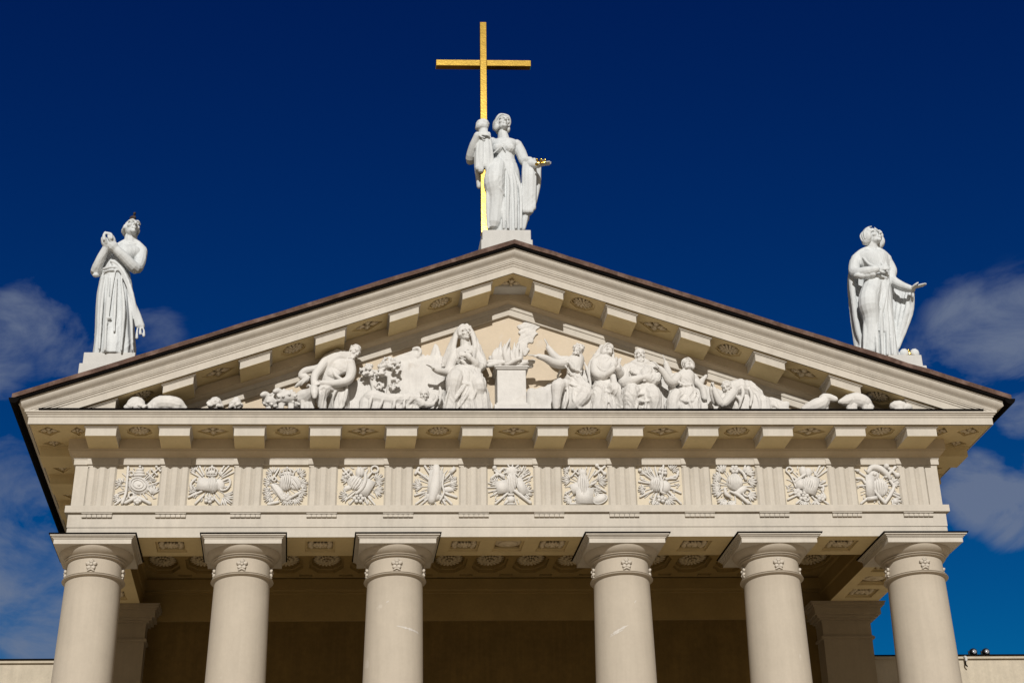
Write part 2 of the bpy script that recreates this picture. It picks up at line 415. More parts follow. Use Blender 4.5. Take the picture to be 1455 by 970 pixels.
part('architrave_soffit', bm, 'soffit')
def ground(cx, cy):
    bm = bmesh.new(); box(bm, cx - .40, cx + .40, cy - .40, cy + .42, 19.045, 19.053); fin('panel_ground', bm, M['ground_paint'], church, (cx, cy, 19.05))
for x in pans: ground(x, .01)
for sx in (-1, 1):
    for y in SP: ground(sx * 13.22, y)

# rosettes
def flower(bm_s, c, r, n=10, drop=.07, R=None):
    pass
def rosette(kind, r=.3, rk=0):
    """a small carved ornament hanging from a level soffit; rk tilts it with the gable"""
    s = Sculpt()
    if kind == 'round':
        for k in range(12):
            a = 2 * PI * k / 12; s.ell((r * .66 * math.cos(a), r * .66 * math.sin(a), -.03), (r * .34, r * .15, .05), euler(math.degrees(a)), 1)
        for k in range(8):
            a = 2 * PI * k / 8 + .2; s.ell((r * .34 * math.cos(a), r * .34 * math.sin(a), -.055), (r * .24, r * .13, .05), euler(math.degrees(a)), 1)
        s.ell((0, 0, -.07), (r * .18, r * .18, .06), None, 1)
    elif kind == 'leaf':
        for k in range(4):
            a = PI / 2 * k; ln = (r * 1.12 if k % 2 == 0 else r * .85)
            s.ell((ln * .55 * math.cos(a), ln * .55 * math.sin(a), -.035), (ln * .55, r * .24, .05), euler(math.degrees(a)), 1)
            for q in (-1, 1): s.ell((ln * .5 * math.cos(a + q * .33), ln * .5 * math.sin(a + q * .33), -.02), (ln * .4, r * .12, .04), euler(math.degrees(a + q * .55)), 1)
        s.ell((0, 0, -.07), (r * .2, r * .2, .07), None, 1)
    elif kind == 'panel':
        for q in (-1, 1):
            for k in range(6):
                t = rad(-55 + 22 * k); s.ell((q * r * (.55 + .35 * math.cos(t)), r * .72 * math.sin(t) * 1.15, -.05), (r * .30, r * .11, .06), euler(math.degrees(math.atan2(math.sin(t), q * math.cos(t)))), 1)
        for k in range(12):
            t = 2 * PI * k / 12; s.ell((r * .52 * math.cos(t), r * .50 * math.sin(t), -.06), (r * .2, r * .10, .06), euler(math.degrees(t)), 1)
        s.ell((0, 0, -.05), (r * .45, r * .42, .07), None, 2); s.ell((0, 0, -.11), (r * .2, r * .2, .06), None, 1)
    elif kind == 'oval':
        s.ell((0, 0, 0), (r * 1.35, r * 1.1, .05), None, 2); s.ell((0, 0, -.04), (r * .95, r * .75, .05), None, 2)
        s.ell((0, 0, -.08), (r * .5, r * .4, .05), None, 1)
    for v_ in s.v: v_[:, 2] -= rk * v_[:, 0]
    return s
ROS = {}
def put_ros(kind, c, r, name, rk=0, m='orn', rot=0):
    key = (kind, r, rk, m, rot)
    if key not in ROS:
        s = rosette(kind, r, rk)
        if rot:
            Q = euler(rot); s.v = [v_ @ Q.T for v_ in s.v]
        s.v = [v_ + np.array(c) for v_ in s.v]
        ROS[key] = s.build(name, M[m], church, c, voxel=0)
        return ROS[key]
    o = ROS[key].copy(); COL.objects.link(o); place(o, c, church); return o
for x in pans: put_ros('oval' if x == 0 else 'panel', (x, .01, 19.03), .36, 'soffit_panel_ornament', rot=0)
for sx in (-1, 1):
    for i, y in enumerate(SP): put_ros('oval' if i == 1 else 'panel', (sx * 13.22, y, 19.03), .36, 'soffit_panel_ornament')

# ceiling with coffers
bm = bmesh.new(); hol = []; CO = []
for i in range(17):
    x = -11.6 + 1.45 * i
    for (y0, y1) in ((1.5, 3.5), (4.0, 6.0)):
        hol.append((x - .61, x + .61, y0, y1)); CO.append((x, (y0 + y1) / 2))
hol2 = [(-11.6 + 1.45 * i + .725 - .24, -11.6 + 1.45 * i + .725 + .24) for i in range(16)]
holed(bm, -12.3, 12.3, .9, 6.12, 20.06, hol, .24, oct_=.27)
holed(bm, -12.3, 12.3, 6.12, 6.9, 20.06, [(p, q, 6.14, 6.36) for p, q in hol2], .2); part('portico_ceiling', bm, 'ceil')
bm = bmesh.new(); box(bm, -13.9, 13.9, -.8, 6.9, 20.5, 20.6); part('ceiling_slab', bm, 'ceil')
s = Sculpt()
for n_, R_, l_, w__, dz_ in ((20, .36, .15, .045, -.03), (14, .21, .10, .04, -.06), (7, .09, .06, .035, -.09)):
    for k in range(n_):
        a = 2 * PI * k / n_; s.ell((R_ * math.cos(a), R_ * 1.55 * math.sin(a), dz_), (l_, w__ * 1.2, .045), euler(math.degrees(math.atan2(1.5 * math.sin(a), math.cos(a)))), 1)
s.v = [v_ + np.array((*CO[0], 20.26)) for v_ in s.v]
c0 = s.build('coffer_rosette', M['coffer'], church, (*CO[0], 20.26), voxel=0)
for c in CO[1:]:
    o = c0.copy(); COL.objects.link(o); place(o, (*c, 20.26), church)

# taenia, regulae and guttae
bm = bmesh.new(); usweep(bm, [(.5, 19.701), (1.02, 19.701), (1.02, 19.93), (.5, 19.94)], 9); part('taenia', bm, 'stucco')
bm = bmesh.new(); x = TX[0]; box(bm, x - .485, x + .485, -.99, -.9, 19.664, 19.70)
for k in range(6):
    u = x - .478 + .1615 * k; box(bm, u, u + .148, -.99, -.9, 19.545, 19.63); box(bm, u + .05, u + .098, -.955, -.9, 19.63, 19.664)
g0 = fin('regula', bm, M['stucco'], church, (x, 0, 19.6))
for x in TX[1:]:
    o = g0.copy(); COL.objects.link(o); place(o, (x, 0, 19.6), church)
# frieze, triglyphs, cap band
bm = bmesh.new(); usweep(bm, [(.3, 19.935), (.83, 19.935), (.83, 21.39), (.3, 21.39)], 9); part('frieze', bm, 'frieze')
for sx in (-1, 1):
    bm = bmesh.new(); a, b = sorted((sx * (XC + .47), sx * (XC + .873))); box(bm, a, b, -.873, 9, 19.937, 21.37); part('frieze_corner', bm, 'stucco')
bm = bmesh.new(); x = TX[0]; hw = .47; P = []
zb, zt = 19.937, 21.30
prof = [(-hw, 0), (-hw + .06, .07), (-hw + .22, .07), (-hw + .31, 0.0), (-hw + .40, .07), (-hw + .54, .07), (-hw + .63, 0.0), (-hw + .72, .07), (hw - .06, .07), (hw, 0)]
def tri(bm, x, z0, z1, pr, base=-.835):
    lo = [bm.verts.new((x + u, base - d, z0)) for u, d in pr]; hi = [bm.verts.new((x + u, base - d, z1)) for u, d in pr]
    for k in range(len(pr) - 1): bm.faces.new((lo[k], lo[k + 1], hi[k + 1], hi[k]))
    bm.faces.new(hi); bm.faces.new(lo[::-1]); bm.faces.new((lo[0], hi[0], hi[-1], lo[-1]))
tri(bm, x, zb, zt, prof); box(bm, x - hw, x + hw, -.905, -.832, 21.302, 21.372)
t0 = fin('triglyph', bm, M['stucco'], church, (x, 0, zb))
for x in TX[1:]:
    o = t0.copy(); COL.objects.link(o); place(o, (x, 0, zb), church)
bm = bmesh.new(); usweep(bm, [(.3, 21.373), (.93, 21.373), (.93, 21.55), (.95, 21.555), (.95, 21.61), (.3, 21.61)], 9)
for x in TX: box(bm, x - .50, x + .50, -.965, -.92, 21.376, 21.548)
part('frieze_cap', bm, 'stucco')
# cornice: bed mould, soffit, corona, top moulding
bm = bmesh.new()
usweep(bm, [(.3, 21.612), (.96, 21.612), (.99, 21.66), (1.06, 21.73), (1.10, 21.78), (1.10, 21.82), (1.14, 21.83), (1.14, 22.19), (.3, 22.19)], 44); part('bed_mould', bm, 'mould')
bm = bmesh.new()
usweep(bm, [(.3, 22.33), (2.25, 22.33), (2.25, 22.215), (2.285, 22.215), (2.285, 22.19), (2.31, 22.19), (2.31, 22.43), (2.33, 22.435), (2.345, 22.46), (2.345, 22.49), (2.38, 22.51), (2.40, 22.55), (2.434, 22.56), (2.434, 22.62), (.3, 22.62)], 44)
cor = part('cornice', bm, 'stucco')
# the soffit is a thin sheet with sunk lozenges that hold the rosettes
LX, LY = .54, .36
bm = bmesh.new()
holed(bm, -XC - 2.25, XC + 2.25, -2.25, -1.14, 22.19, [((x - LX, x + LX, -1.72 - LY, -1.72 + LY) if i % 2 else (x - .40, x + .40, -1.72 - LY, -1.72 + LY, .29)) for i, x in enumerate(MX)] + [q for sx in (-1, 1) for q in ((sx * (XC + .80) - .24, sx * (XC + .80) + .24, -1.72 - LY, -1.72 + LY), (sx * (XC + 1.72) - .38, sx * (XC + 1.72) + .38, -1.72 - LY, -1.72 + LY),)], .12, oct_=.5)
for sx in (-1, 1):
    p, q = sorted((sx * (XC + 1.14), sx * (XC + 2.25)))
    holed(bm, p, q, -1.14, 44, 22.19, [((p + q) / 2 - LY - .02, (p + q) / 2 + LY + .02, 1.2 + 2.4 * k - LX, 1.2 + 2.4 * k + LX) for k in range(6)] + [((p + q) / 2 - LY - .02, (p + q) / 2 + LY + .02, -.98, -.52)], .12, oct_=.5)
part('cornice_soffit', bm, 'soffit')
bm = bmesh.new(); box(bm, -15.2, 15.2, -2.475, -.8, 22.622, 22.672); part('cornice_flashing', bm, 'black')
# modillions (front and sides)
bm = bmesh.new(); x = TX[0]
box(bm, x - .485, x + .485, -2.15, -1.1, 21.855, 22.11); box(bm, x - .50, x + .50, -2.17, -1.1, 22.11, 22.14); box(bm, x - .535, x + .535, -2.21, -1.1, 22.14, 22.188)
m0 = fin('modillion', bm, M['stucco'], church, (x, 0, 22))
bm = bmesh.new(); box(bm, x - .483, x + .483, -2.148, -1.13, 21.851, 21.8545); ms0 = fin('modillion_soffit', bm, M['soffit'], m0, (x, 0, 22))
def dup_at(o, c, parent):
    k = o.copy(); COL.objects.link(k); place(k, c, parent)
    for ch in list(o.children): dup_at(ch, np.array(c) + WO[ch] - WO[o], k)
    return k
for x in TX[1:]: dup_at(m0, (x, 0, 22), church)
for sx in (-1, 1):
    bm = bmesh.new()
    for (p, hw_, z0, z1) in ((2.15, .485, 21.855, 22.11), (2.17, .50, 22.11, 22.14), (2.21, .535, 22.14, 22.188)):
        a, b = sorted((sx * (XC + 1.1), sx * (XC + p))); box(bm, a, b, -hw_, hw_, z0, z1)
    o = fin('modillion', bm, M['soffit'], church, (0, 0, 22))
    for k in range(1, 16): dup_at(o, (0, 2.4 * k, 22), church)
for i, x in enumerate(MX): put_ros('leaf' if i % 2 else 'round', (x, -1.72, 22.27), .33, 'soffit_rosette')
for sx in (-1, 1):
    for k in range(6): put_ros('round' if k % 2 else 'leaf', (sx * (XC + 1.695), 1.2 + 2.4 * k, 22.27), .33, 'soffit_rosette', rot=90)
    put_ros('leaf', (sx * (XC + 1.72), -1.72, 22.262), .24, 'soffit_rosette')
    put_ros('leaf', (sx * (XC + .80), -1.72, 22.262), .18, 'soffit_rosette'); put_ros('leaf', (sx * (XC + 1.695), -.75, 22.262), .18, 'soffit_rosette', rot=90)
# gable: raking cornice
bm = bmesh.new()
cy = [(2.434, 28.225), (2.44, 28.27), (2.455, 28.30), (2.50, 28.335), (2.555, 28.37), (2.61, 28.42), (2.635, 28.47), (2.645, 28.515), (2.672, 28.52), (2.672, 28.56)]
rake(bm, [(2.0, 28.22)] + cy + [(2.0, 28.55)], lambda p: XC + p)
part('gable_cyma', bm, 'stucco', smooth=35)
dz = -.361 * (XC + 2.55)
for sx in (-1, 1):        # the cyma turns the corner and runs back along the eaves
    bm = bmesh.new(); rows = []
    for p, z in [(2.0, 28.22)] + cy + [(2.0, 28.55)]:
        zz = z - .361 * (XC + p); rows.append([bm.verts.new((sx * (XC + p), y, zz)) for y in (-p, 44)])
    for i in range(len(rows)):
        a, b = rows[i], rows[(i + 1) % len(rows)]; bm.faces.new((a[0], a[1], b[1], b[0]))
    part('eaves_cyma', bm, 'stucco', smooth=35)
bm = bmesh.new()
rake(bm, [(.5, 27.95), (2.25, 27.95), (2.25, 27.82), (2.285, 27.82), (2.285, 27.79), (2.31, 27.79), (2.31, 28.035), (2.33, 28.04), (2.345, 28.075), (2.345, 28.10), (2.38, 28.12), (2.39, 28.16), (2.415, 28.17), (2.42, 28.222), (.5, 28.222)], lambda p: XC + p - .02)
clip(bm, 22.623); part('gable_corona', bm, 'stucco')
for sx in (-1, 1):
    bm = bmesh.new(); hs = []
    for k in range(5):
        x = sx * 2.42 * (k + 1); hs.append((x - LX, x + LX, -1.70 - LY, -1.70 + LY) if k % 2 else (x - .40, x + .40, -1.70 - LY, -1.70 + LY, .29))
    p, q = sorted((0, sx * 15.2)); holed(bm, p, q, -2.25, -1.14, 27.797, hs, .12, oct_=.5)
    for v in bm.verts: v.co.z -= .361 * abs(v.co.x)
    clip(bm, 22.63); part('gable_soffit', bm, 'soffit')
bm = bmesh.new(); rake(bm, [(.5, 27.33), (.97, 27.33), (1.0, 27.36), (1.06, 27.40), (1.10, 27.43), (1.10, 27.455), (1.14, 27.46), (1.14, 27.79), (.5, 27.79)], lambda p: 15.2); clip(bm, 22.63); part('gable_bed_mould', bm, 'mould')
bm = bmesh.new(); rake(bm, [(.5, 26.92), (.92, 26.92), (.92, 27.15), (.955, 27.155), (.965, 27.20), (.965, 27.328), (.5, 27.328)], lambda p: 15.2); clip(bm, 22.63); part('gable_band', bm, 'stucco')
bm = bmesh.new(); rake(bm, [(.4, 20.0), (.80, 20.0), (.80, 27.0), (.4, 27.0)], lambda p: 14.5); clip(bm, 22.63); part('tympanum', bm, 'wall')
for sx in (-1, 1):
    for k in range(6):
        x = sx * (1.215 + 2.42 * k)
        bm = bmesh.new(); box(bm, x - .478, x + .478, -2.15, -1.1, 27.458, 27.70, 1); box(bm, x - .50, x + .50, -2.17, -1.1, 27.702, 27.73, 1); box(bm, x - .535, x + .535, -2.21, -1.1, 27.732, 27.793, 1)
        clip(bm, 22.63); o = fin('gable_modillion', bm, M['stucco'], church, (x, 0, 26))
        if k < 5:
            bm = bmesh.new(); box(bm, x - .476, x + .476, -2.148, -1.12, 27.452, 27.4565, 1); clip(bm, 22.63); fin('modillion_soffit', bm, M['soffit'], o, (x, 0, 26))
        if k < 5:
            x = sx * 2.42 * (k + 1); put_ros('round' if k % 2 == 0 else 'leaf', (x, -1.70, 27.876 - .361 * abs(x)), .33, 'gable_rosette', rk=.361 * sx)
put_ros('leaf', (0, -1.72, 27.74), .30, 'gable_rosette')
# roof, ridge strip, gutters
bm = bmesh.new(); rake(bm, [(2.80, 28.65), (2.80, 28.81), (-44, 28.81), (-44, 28.65)], lambda p: 16.03); bmesh.ops.subdivide_edges(bm, edges=[e for e in bm.edges if abs(e.verts[0].co.x - e.verts[1].co.x) > 5], cuts=24)
for v in bm.verts:
    if v.co.y < -2 and .1 < abs(v.co.x) < 15.9: v.co.z += random.uniform(-.012, .012); v.co.y += random.uniform(-.02, .015)
part('roof', bm, 'copper')
bm = bmesh.new(); rake(bm, [(2.76, 28.563), (2.76, 28.647), (2.3, 28.647), (2.3, 28.563)], lambda p: 15.98); part('roof_edge_strip', bm, 'black')
for sx in (-1, 1):
    bm = bmesh.new()
    rows = [[bm.verts.new((sx * (15.94 + .17 * math.cos(a)), y, 22.86 + .19 * math.sin(a))) for y in (-2.86, 44)] for a in [PI + PI * k / 8 for k in range(9)]]
    for a, b in zip(rows, rows[1:]): bm.faces.new((a[0], a[1], b[1], b[0]))
    bm.faces.new([r[0] for r in rows]); bm.faces.new((rows[0][0], rows[0][1], rows[-1][1], rows[-1][0])); part('gutter', bm, 'black', smooth=40)
    bm = bmesh.new(); a, b = sorted((sx * 15.80, sx * 15.86)); box(bm, a, b, -2.6, 44, 22.70, 22.90); part('fascia_board', bm, 'black')

# columns
def shaft_r(z): return 1.055 - (1.055 - .885) * max(0, (z - 4) / 13.66) ** 1.35
bm = bmesh.new(); x = CX[0]
lathe(bm, [(shaft_r(z), z) for z in np.linspace(1.62, 17.62, 26)] + [(.90, 17.66)], x, 0)
def shaft_mesh(x): pass
c0 = fin('column', bm, M['column'], church, (x, 0, 1.2), smooth=40)
def colpart(name, m, prof=None, boxes=None, smooth=40):
    bm = bmesh.new()
    if prof: lathe(bm, prof, x, 0)
    for (h, z0, z1) in boxes or []: box(bm, x - h, x + h, -h, h, z0, z1)
    return fin(name, bm, M[m], c0, (x, 0, 1.2), smooth=smooth)
colpart('base', 'column', [(1.35, 1.2), (1.35, 1.40), (1.30, 1.42), (1.30, 1.50), (1.18, 1.52), (1.10, 1.62)])
AR = lambda z0, z1, r: [(r * 1.0 - .045, z0)] + [(r + .0 + .045 * math.sin(PI * k / 6), z0 + (z1 - z0) * k / 6) for k in range(1, 6)] + [(r - .045, z1)]
colpart('astragal', 'column', [(.90, 17.64)] + AR(17.65, 17.71, .955) + AR(17.712, 17.76, .925) + [(.88, 17.762)])
colpart('neck', 'column', [(.878, 17.70), (.872, 18.30)])
colpart('capital', 'column', [(.86, 18.24)] + AR(18.25, 18.30, .925) + AR(18.302, 18.355, .965) + [(.95, 18.357), (.985, 18.37), (1.05, 18.41), (1.11, 18.46), (1.155, 18.52), (1.175, 18.575), (1.0, 18.576)])
colpart('abacus', 'stucco', None, [(1.209, 18.578, 18.735), (1.235, 18.736, 18.775), (1.275, 18.776, 18.815), (1.325, 18.816, 18.862)], smooth=None)
colpart('abacus_flashing', 'black', None, [(1.365, 18.864, 18.893)], smooth=None)
for a in (-90, 0, 180, 90):
    s = Sculpt(); g = random.Random(3); r = .15
    for k in range(5):
        t = 2 * PI * k / 5 + PI / 2; s.ell((r * .72 * math.cos(t), -.03, r * .72 * math.sin(t)), (.085, .05, .075), None, 1)
        s.ell((r * .95 * math.cos(t), -.05, r * .95 * math.sin(t)), (.045, .035, .045), None, 1)
    s.ell((0, -.06, 0), (.06, .05, .06), None, 1); s.tube([(-.09, -.03, -.19), (0, -.04, -.15), (.09, -.03, -.19)], .03, n=6)
    Q = euler(a + 90); s.v = [v_ @ Q.T + np.array((x + .875 * math.cos(rad(a)), .875 * math.sin(rad(a)), 18.0)) for v_ in s.v]
    s.build('neck_flower', M['orn2'], c0, (x, 0, 1.2), voxel=0)
cols = [c0] + [dup_at(c0, (x, 0, 1.2), church) for x in CX[1:]]
# white scuffs on the two middle shafts
def scuff(col, cx, a0, a1, z0, z1, th, seed):
    bm = bmesh.new(); g = random.Random(seed); n = 22; up = []; lo = []
    for k in range(n):
        t = k / (n - 1); a = rad(-90 + a0 + (a1 - a0) * t); z = z0 + (z1 - z0) * t; h = th * (.25 + .75 * g.random()) * math.sin(PI * (.06 + .88 * t)); r = shaft_r(z) + .004
        up.append(bm.verts.new((cx + r * math.cos(a), r * math.sin(a), z + h))); lo.append(bm.verts.new((cx + r * math.cos(a), r * math.sin(a), z - h)))
    for k in range(n - 1): bm.faces.new((lo[k], lo[k + 1], up[k + 1], up[k]))
    fin('plaster_scuff', bm, M['scuff'], col, WO[col])
scuff(cols[2], CX[2], 2, 58, 15.98, 15.84, .05, 1); scuff(cols[3], CX[3], -38, -2, 15.72, 15.98, .05, 2); scuff(cols[3], CX[3], -40, -12, 15.66, 15.84, .03, 3); scuff(cols[2], CX[2], -20, -14, 16.75, 16.80, .03, 4); scuff(cols[3], CX[3], 12, 17, 16.7, 16.8, .03, 5)
# antae (square end piers of the rear wall)
for sx in (-1, 1):
    x = sx * 12.98
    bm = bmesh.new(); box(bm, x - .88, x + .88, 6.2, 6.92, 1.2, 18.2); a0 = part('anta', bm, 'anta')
    bm = bmesh.new()
    for (h, f_, z0, z1) in ((.96, 6.13, 17.62, 17.70), (.92, 6.16, 17.702, 17.74), (.90, 6.185, 18.201, 18.30), (1.0, 6.08, 18.302, 18.36), (1.1, 5.99, 18.362, 18.45), (1.2, 5.90, 18.452, 18.70), (1.26, 5.84, 18.702, 18.77), (1.33, 5.78, 18.772, 18.86), (1.36, 5.75, 18.862, 18.892)):
        box(bm, x - h, x + h, f_, 6.93, z0, z1)
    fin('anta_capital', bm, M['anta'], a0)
# ------------------------------------------------------------------ carved trophies of the frieze
class Trophy(Sculpt):
    """u right, v up in half-panel units; d = how far it stands out"""
    H = .67
    def __init__(s, cx): super().__init__(); s.c = np.array((cx, -.83, 20.665))
    def tube(s, pts, rs, n=8, sm=3):
        rs = [r * .7 for r in rs] if hasattr(rs, '__len__') else rs * .7
        super().tube(pts, rs, n, sm)
    def p(s, u, v, d=.08): return s.c + np.array((u * s.H, -d * .62, v * s.H))
    def bar(s, u0, v0, u1, v1, r=.05, d=.07, r1=None): s.tube([s.p(u0, v0, d), s.p(u1, v1, d)], [r, r1 or r], n=8)
    def crv(s, pts, r, d=.09): s.tube([s.p(*q, d) for q in pts], r, n=8)
    def el(s, u, v, ru, rv, d=.1, a=0, base=.0): s.ell(s.p(u, v, base), (ru * s.H, d * .68, rv * s.H), euler(0, 0, a), 2)
    def slab(s, u, v, hu, hv, d=.07, a=0): s.box(s.p(u, v, d * .5), (hu * s.H, d * .32 + .015, hv * s.H), euler(0, 0, a))
    def ring(s, u, v, R, r=.03, d=.1, e=1, a=0):
        q = [(R * math.cos(t) * 1.0, R * e * math.sin(t)) for t in np.linspace(0, 2 * PI, 14)]; ca, sa = math.cos(rad(a)), math.sin(rad(a))
        s.tube([s.p(u + x * ca - y * sa, v + x * sa + y * ca, d) for x, y in q], r, n=6, sm=2)
    def cross(s, u, v, ln, arm, ang, r=.05, d=.12, bars=1):
        c, q = math.cos(rad(ang)), math.sin(rad(ang)); s.bar(u - c * ln, v - q * ln, u + c * ln, v + q * ln, r, d)
        for k in range(bars):
            o = ln * (.25 + (-.55 + .55 * k) * (bars > 1)); w_ = arm * (1 - .16 * k)
            s.bar(u + c * o + q * w_, v + q * o - c * w_, u + c * o - q * w_, v + q * o + c * w_, r, d)
            for sg in (-1, 1): s.ell(s.p(u + c * o + sg * q * w_, v + q * o - sg * c * w_, d), r * 1.45, None, 1)
    def spray(s, u, v, ang, n=5, ln=.3, w_=.07, fan=60, d=.06):
        ln *= 1.25; w_ *= .46; fan *= 1.0; n += 3; d *= 1.1
        for k in range(n):
            a = ang + fan * (k / (n - 1) - .5) * 2 if n > 1 else ang; c, q = math.cos(rad(a)), math.sin(rad(a)); l = ln * (1 - .25 * abs(k / max(1, n - 1) - .5))
            s.ell(s.p(u + c * l * .6, v + q * l * .6, d), (l * .55 * s.H, .03 + .014 * (k % 2), w_ * s.H), euler(0, 0, -a + 6 * (-1) ** k), 1)
    def cloth(s, u, v, ru, rv, n=5, d=.2, a=0, sl=0):
        s.el(u, v, ru, rv, d, a); ca, sa = math.cos(rad(a)), math.sin(rad(a))
        for k in range(n):
            x = (k / (n - 1) - .5) * 1.5 * ru; h = rv * math.sqrt(max(.05, 1 - (x / ru) ** 2)) * .92
            P_ = [(x * .75 - sl * .5, h), (x, 0), (x * .7 + sl * .5, -h)]; dd = d * math.sqrt(max(.1, 1 - (x / ru) ** 2))
            s.tube([s.p(u + X * ca + Y * sa, v - X * sa + Y * ca, q) for (X, Y), q in zip(P_, (dd * .55, dd * 1.10 + .01, dd * .55))], [.03, .05, .03], n=6)
    def crown(s, u, v, w_=.28, h=.28):
        s.ring(u, v - h * .4, w_, .035, .10, .3); s.el(u, v, w_ * .9, h * .6, .16)
        for k in (-1, -.5, 0, .5, 1): s.crv([(u + k * w_, v - h * .3), (u + k * w_ * 1.05, v + h * .4), (u + k * w_ * .4, v + h * .95)], .03, .15)
        s.ell(s.p(u, v + h * 1.15, .12), .05, None, 1)
    def rays(s, u, v, angs, r0, r1, r=.035, d=.06):
        for a in angs: s.bar(u + r0 * math.cos(rad(a)), v + r0 * math.sin(rad(a)), u + r1 * math.cos(rad(a)), v + r1 * math.sin(rad(a)), r, d)
    def flowers(s, u, v, n=4, R=.14):
        for k in range(n):
            a = 2 * PI * k / n; s.ell(s.p(u + R * math.cos(a), v + R * .8 * math.sin(a), .1), (.075, .06, .075), None, 1)
        s.ell(s.p(u, v, .13), .06, None, 1)
def m1(t):
    t.crv([(-.52, .95), (-.5, .2), (-.5, -.4), (-.62, -.9)], [.06, .06, .07, .08], .1); t.ring(-.36, .62, .12, .03)
    for k in range(3): t.el(.05, .55 + .14 * k, .33 - .07 * k, .10, .17)
    t.ell(t.p(.05, .98, .1), .05, None, 1); t.el(.08, .02, .58, .46, .19, 28); t.ring(.06, .04, .40, .03, .18, .78, -28); t.ring(.06, .04, .26, .025, .2, .78, -28); t.el(.1, -.02, .12, .1, .26)
    t.cross(.68, .60, .46, .22, 45, .035, .1, 3); t.bar(-1, -.5, -.45, -.3, .035); t.bar(.55, .0, 1, .18, .04); t.bar(.5, -.2, .85, -.1, .04)
    t.ring(-.22, -.52, .13, .05, .12); t.bar(-.45, -.88, .02, -.6, .085, .1); t.bar(.15, -.62, .7, -.92, .075, .1); t.bar(-.95, -.95, -.6, -.65, .05); t.flowers(.1, -.8, 4, .1)
    t.spray(.75, -.5, 80, 5, .42, .09, 40); t.spray(-.7, .1, 150, 4, .3); t.spray(.5, .3, 20, 3, .3); t.spray(-.75, -.62, 200, 4, .28)
def m2(t):
    t.crown(.0, .68, .25, .26); t.slab(-.2, .02, .45, .3, .2, 8); t.cloth(.1, .02, .28, .42, 6, .28, 0, .1); t.el(.42, .05, .26, .34, .2, -15)
    t.bar(-1, -.6, -.4, -.3, .055, .09); t.bar(-.65, -.92, -.3, -.5, .055, .08); t.bar(.2, -.6, .5, -.95, .05, .08); t.rays(.2, .25, (28, 40, 52, 64), .4, .98, .04)
    t.rays(-.2, .25, (118, 132, 150), .35, .85, .045); t.crv([(.6, .25), (.85, .35), (.93, .1), (.8, -.18), (.55, -.25), (.45, -.12)], .05, .1)
    t.crv([(-.75, .35), (-.95, .1), (-.9, -.2)], .06); t.flowers(-.02, -.72, 5, .16); t.spray(.6, -.55, -30, 6, .48, .1, 60); t.spray(-.75, .75, 140, 4, .25); t.spray(-.6, -.25, 200, 4, .35)
def m3(t):
    t.crown(.05, .62, .32, .24); t.cloth(.05, .18, .36, .46, 6, .28, 12, .1); t.cloth(.42, .15, .34, .42, 4, .2, -35); t.bar(-.35, .85, -.6, .35, .045, .13); t.ring(-.55, .32, .1, .04, .14)
    t.el(-.35, -.25, .22, .5, .15, -40); t.bar(-.6, .0, -.1, -.7, .09, .11); t.bar(-.75, -.95, -.3, -.85, .07); t.bar(.1, -.75, .75, -.35, .07, .1)
    for a, u, v in ((130, -.7, .7), (160, -.8, .25), (200, -.8, -.3), (225, -.75, -.65), (40, .7, .65), (10, .82, .1), (-20, .8, -.35), (-50, .6, -.75), (-90, .15, -.8)): t.spray(u * .85, v * .85, a, 5, .32, .075, 65)
    t.flowers(.1, -.62, 5, .15)
def m4(t):
    t.el(-.05, .70, .24, .3, .2); t.bar(-.05, .9, -.05, .5, .03, .2); t.bar(.1, .1, .55, .72, .045, .12); t.ring(.65, .82, .17, .05, .12); t.cross(-.68, .62, .32, .16, 130, .045, .1, 2)
    t.cloth(-.25, .15, .45, .38, 6, .2, 30); t.slab(.28, -.12, .26, .42, .17, 28); t.crv([(.2, .6), (.2, .2), (.05, -.2), (-.2, -.45)], [.07, .1, .1, .06], .2); t.el(-.6, -.1, .25, .14, .12, -20)
    for a in ((-.5, -.95, .0, -.35), (.7, -.98, .2, -.35), (.35, -.95, .15, -.4), (-.7, -.75, -.3, -.4)): t.bar(*a, .045, .07)
    t.flowers(-.08, -.68, 6, .2); t.spray(.65, .25, 20, 6, .4, .08, 60); t.spray(.65, -.25, -10, 5, .38, .09, 50); t.spray(-.6, -.5, 190, 5, .35); t.spray(-.6, .3, 160, 3, .3)
def m5(t):
    t.crv([(.0, .9), (-.02, .3), (-.1, -.3), (-.2, -.75)], [.2, .26, .27, .2], .06); t.slab(-.05, .15, .33, .62, .17, 6); t.el(-.12, -.5, .45, .32, .2); t.crv([(.38, .55), (.3, .0), (.38, -.4), (.2, -.8)], .05, .2)
    t.bar(-.95, .75, -.3, .25, .06, .1); t.bar(-1., .62, -.85, .9, .07, .1); t.bar(-.55, 1.0, -.3, .6, .055, .09); t.bar(.4, .3, .85, .85, .045, .1); t.slab(.8, .78, .18, .09, .13, -50)
    t.bar(.4, .0, .95, .2, .05); t.el(.6, -.2, .3, .16, .14); t.bar(.45, -.4, .98, -.6, .065); t.bar(.35, -.5, .75, -.95, .06); t.bar(.2, -.5, .45, -.95, .055); t.bar(-1, -.5, -.55, -.35, .055); t.bar(-.95, -.95, -.5, -.6, .05); t.bar(-.7, -.98, -.4, -.7, .04)
    t.spray(-.65, .0, 175, 6, .38, .07, 50); t.spray(.65, -.05, 10, 4, .32); t.spray(.65, .25, 20, 4, .3); t.spray(-.1, .85, 90, 5, .25, .07, 80)
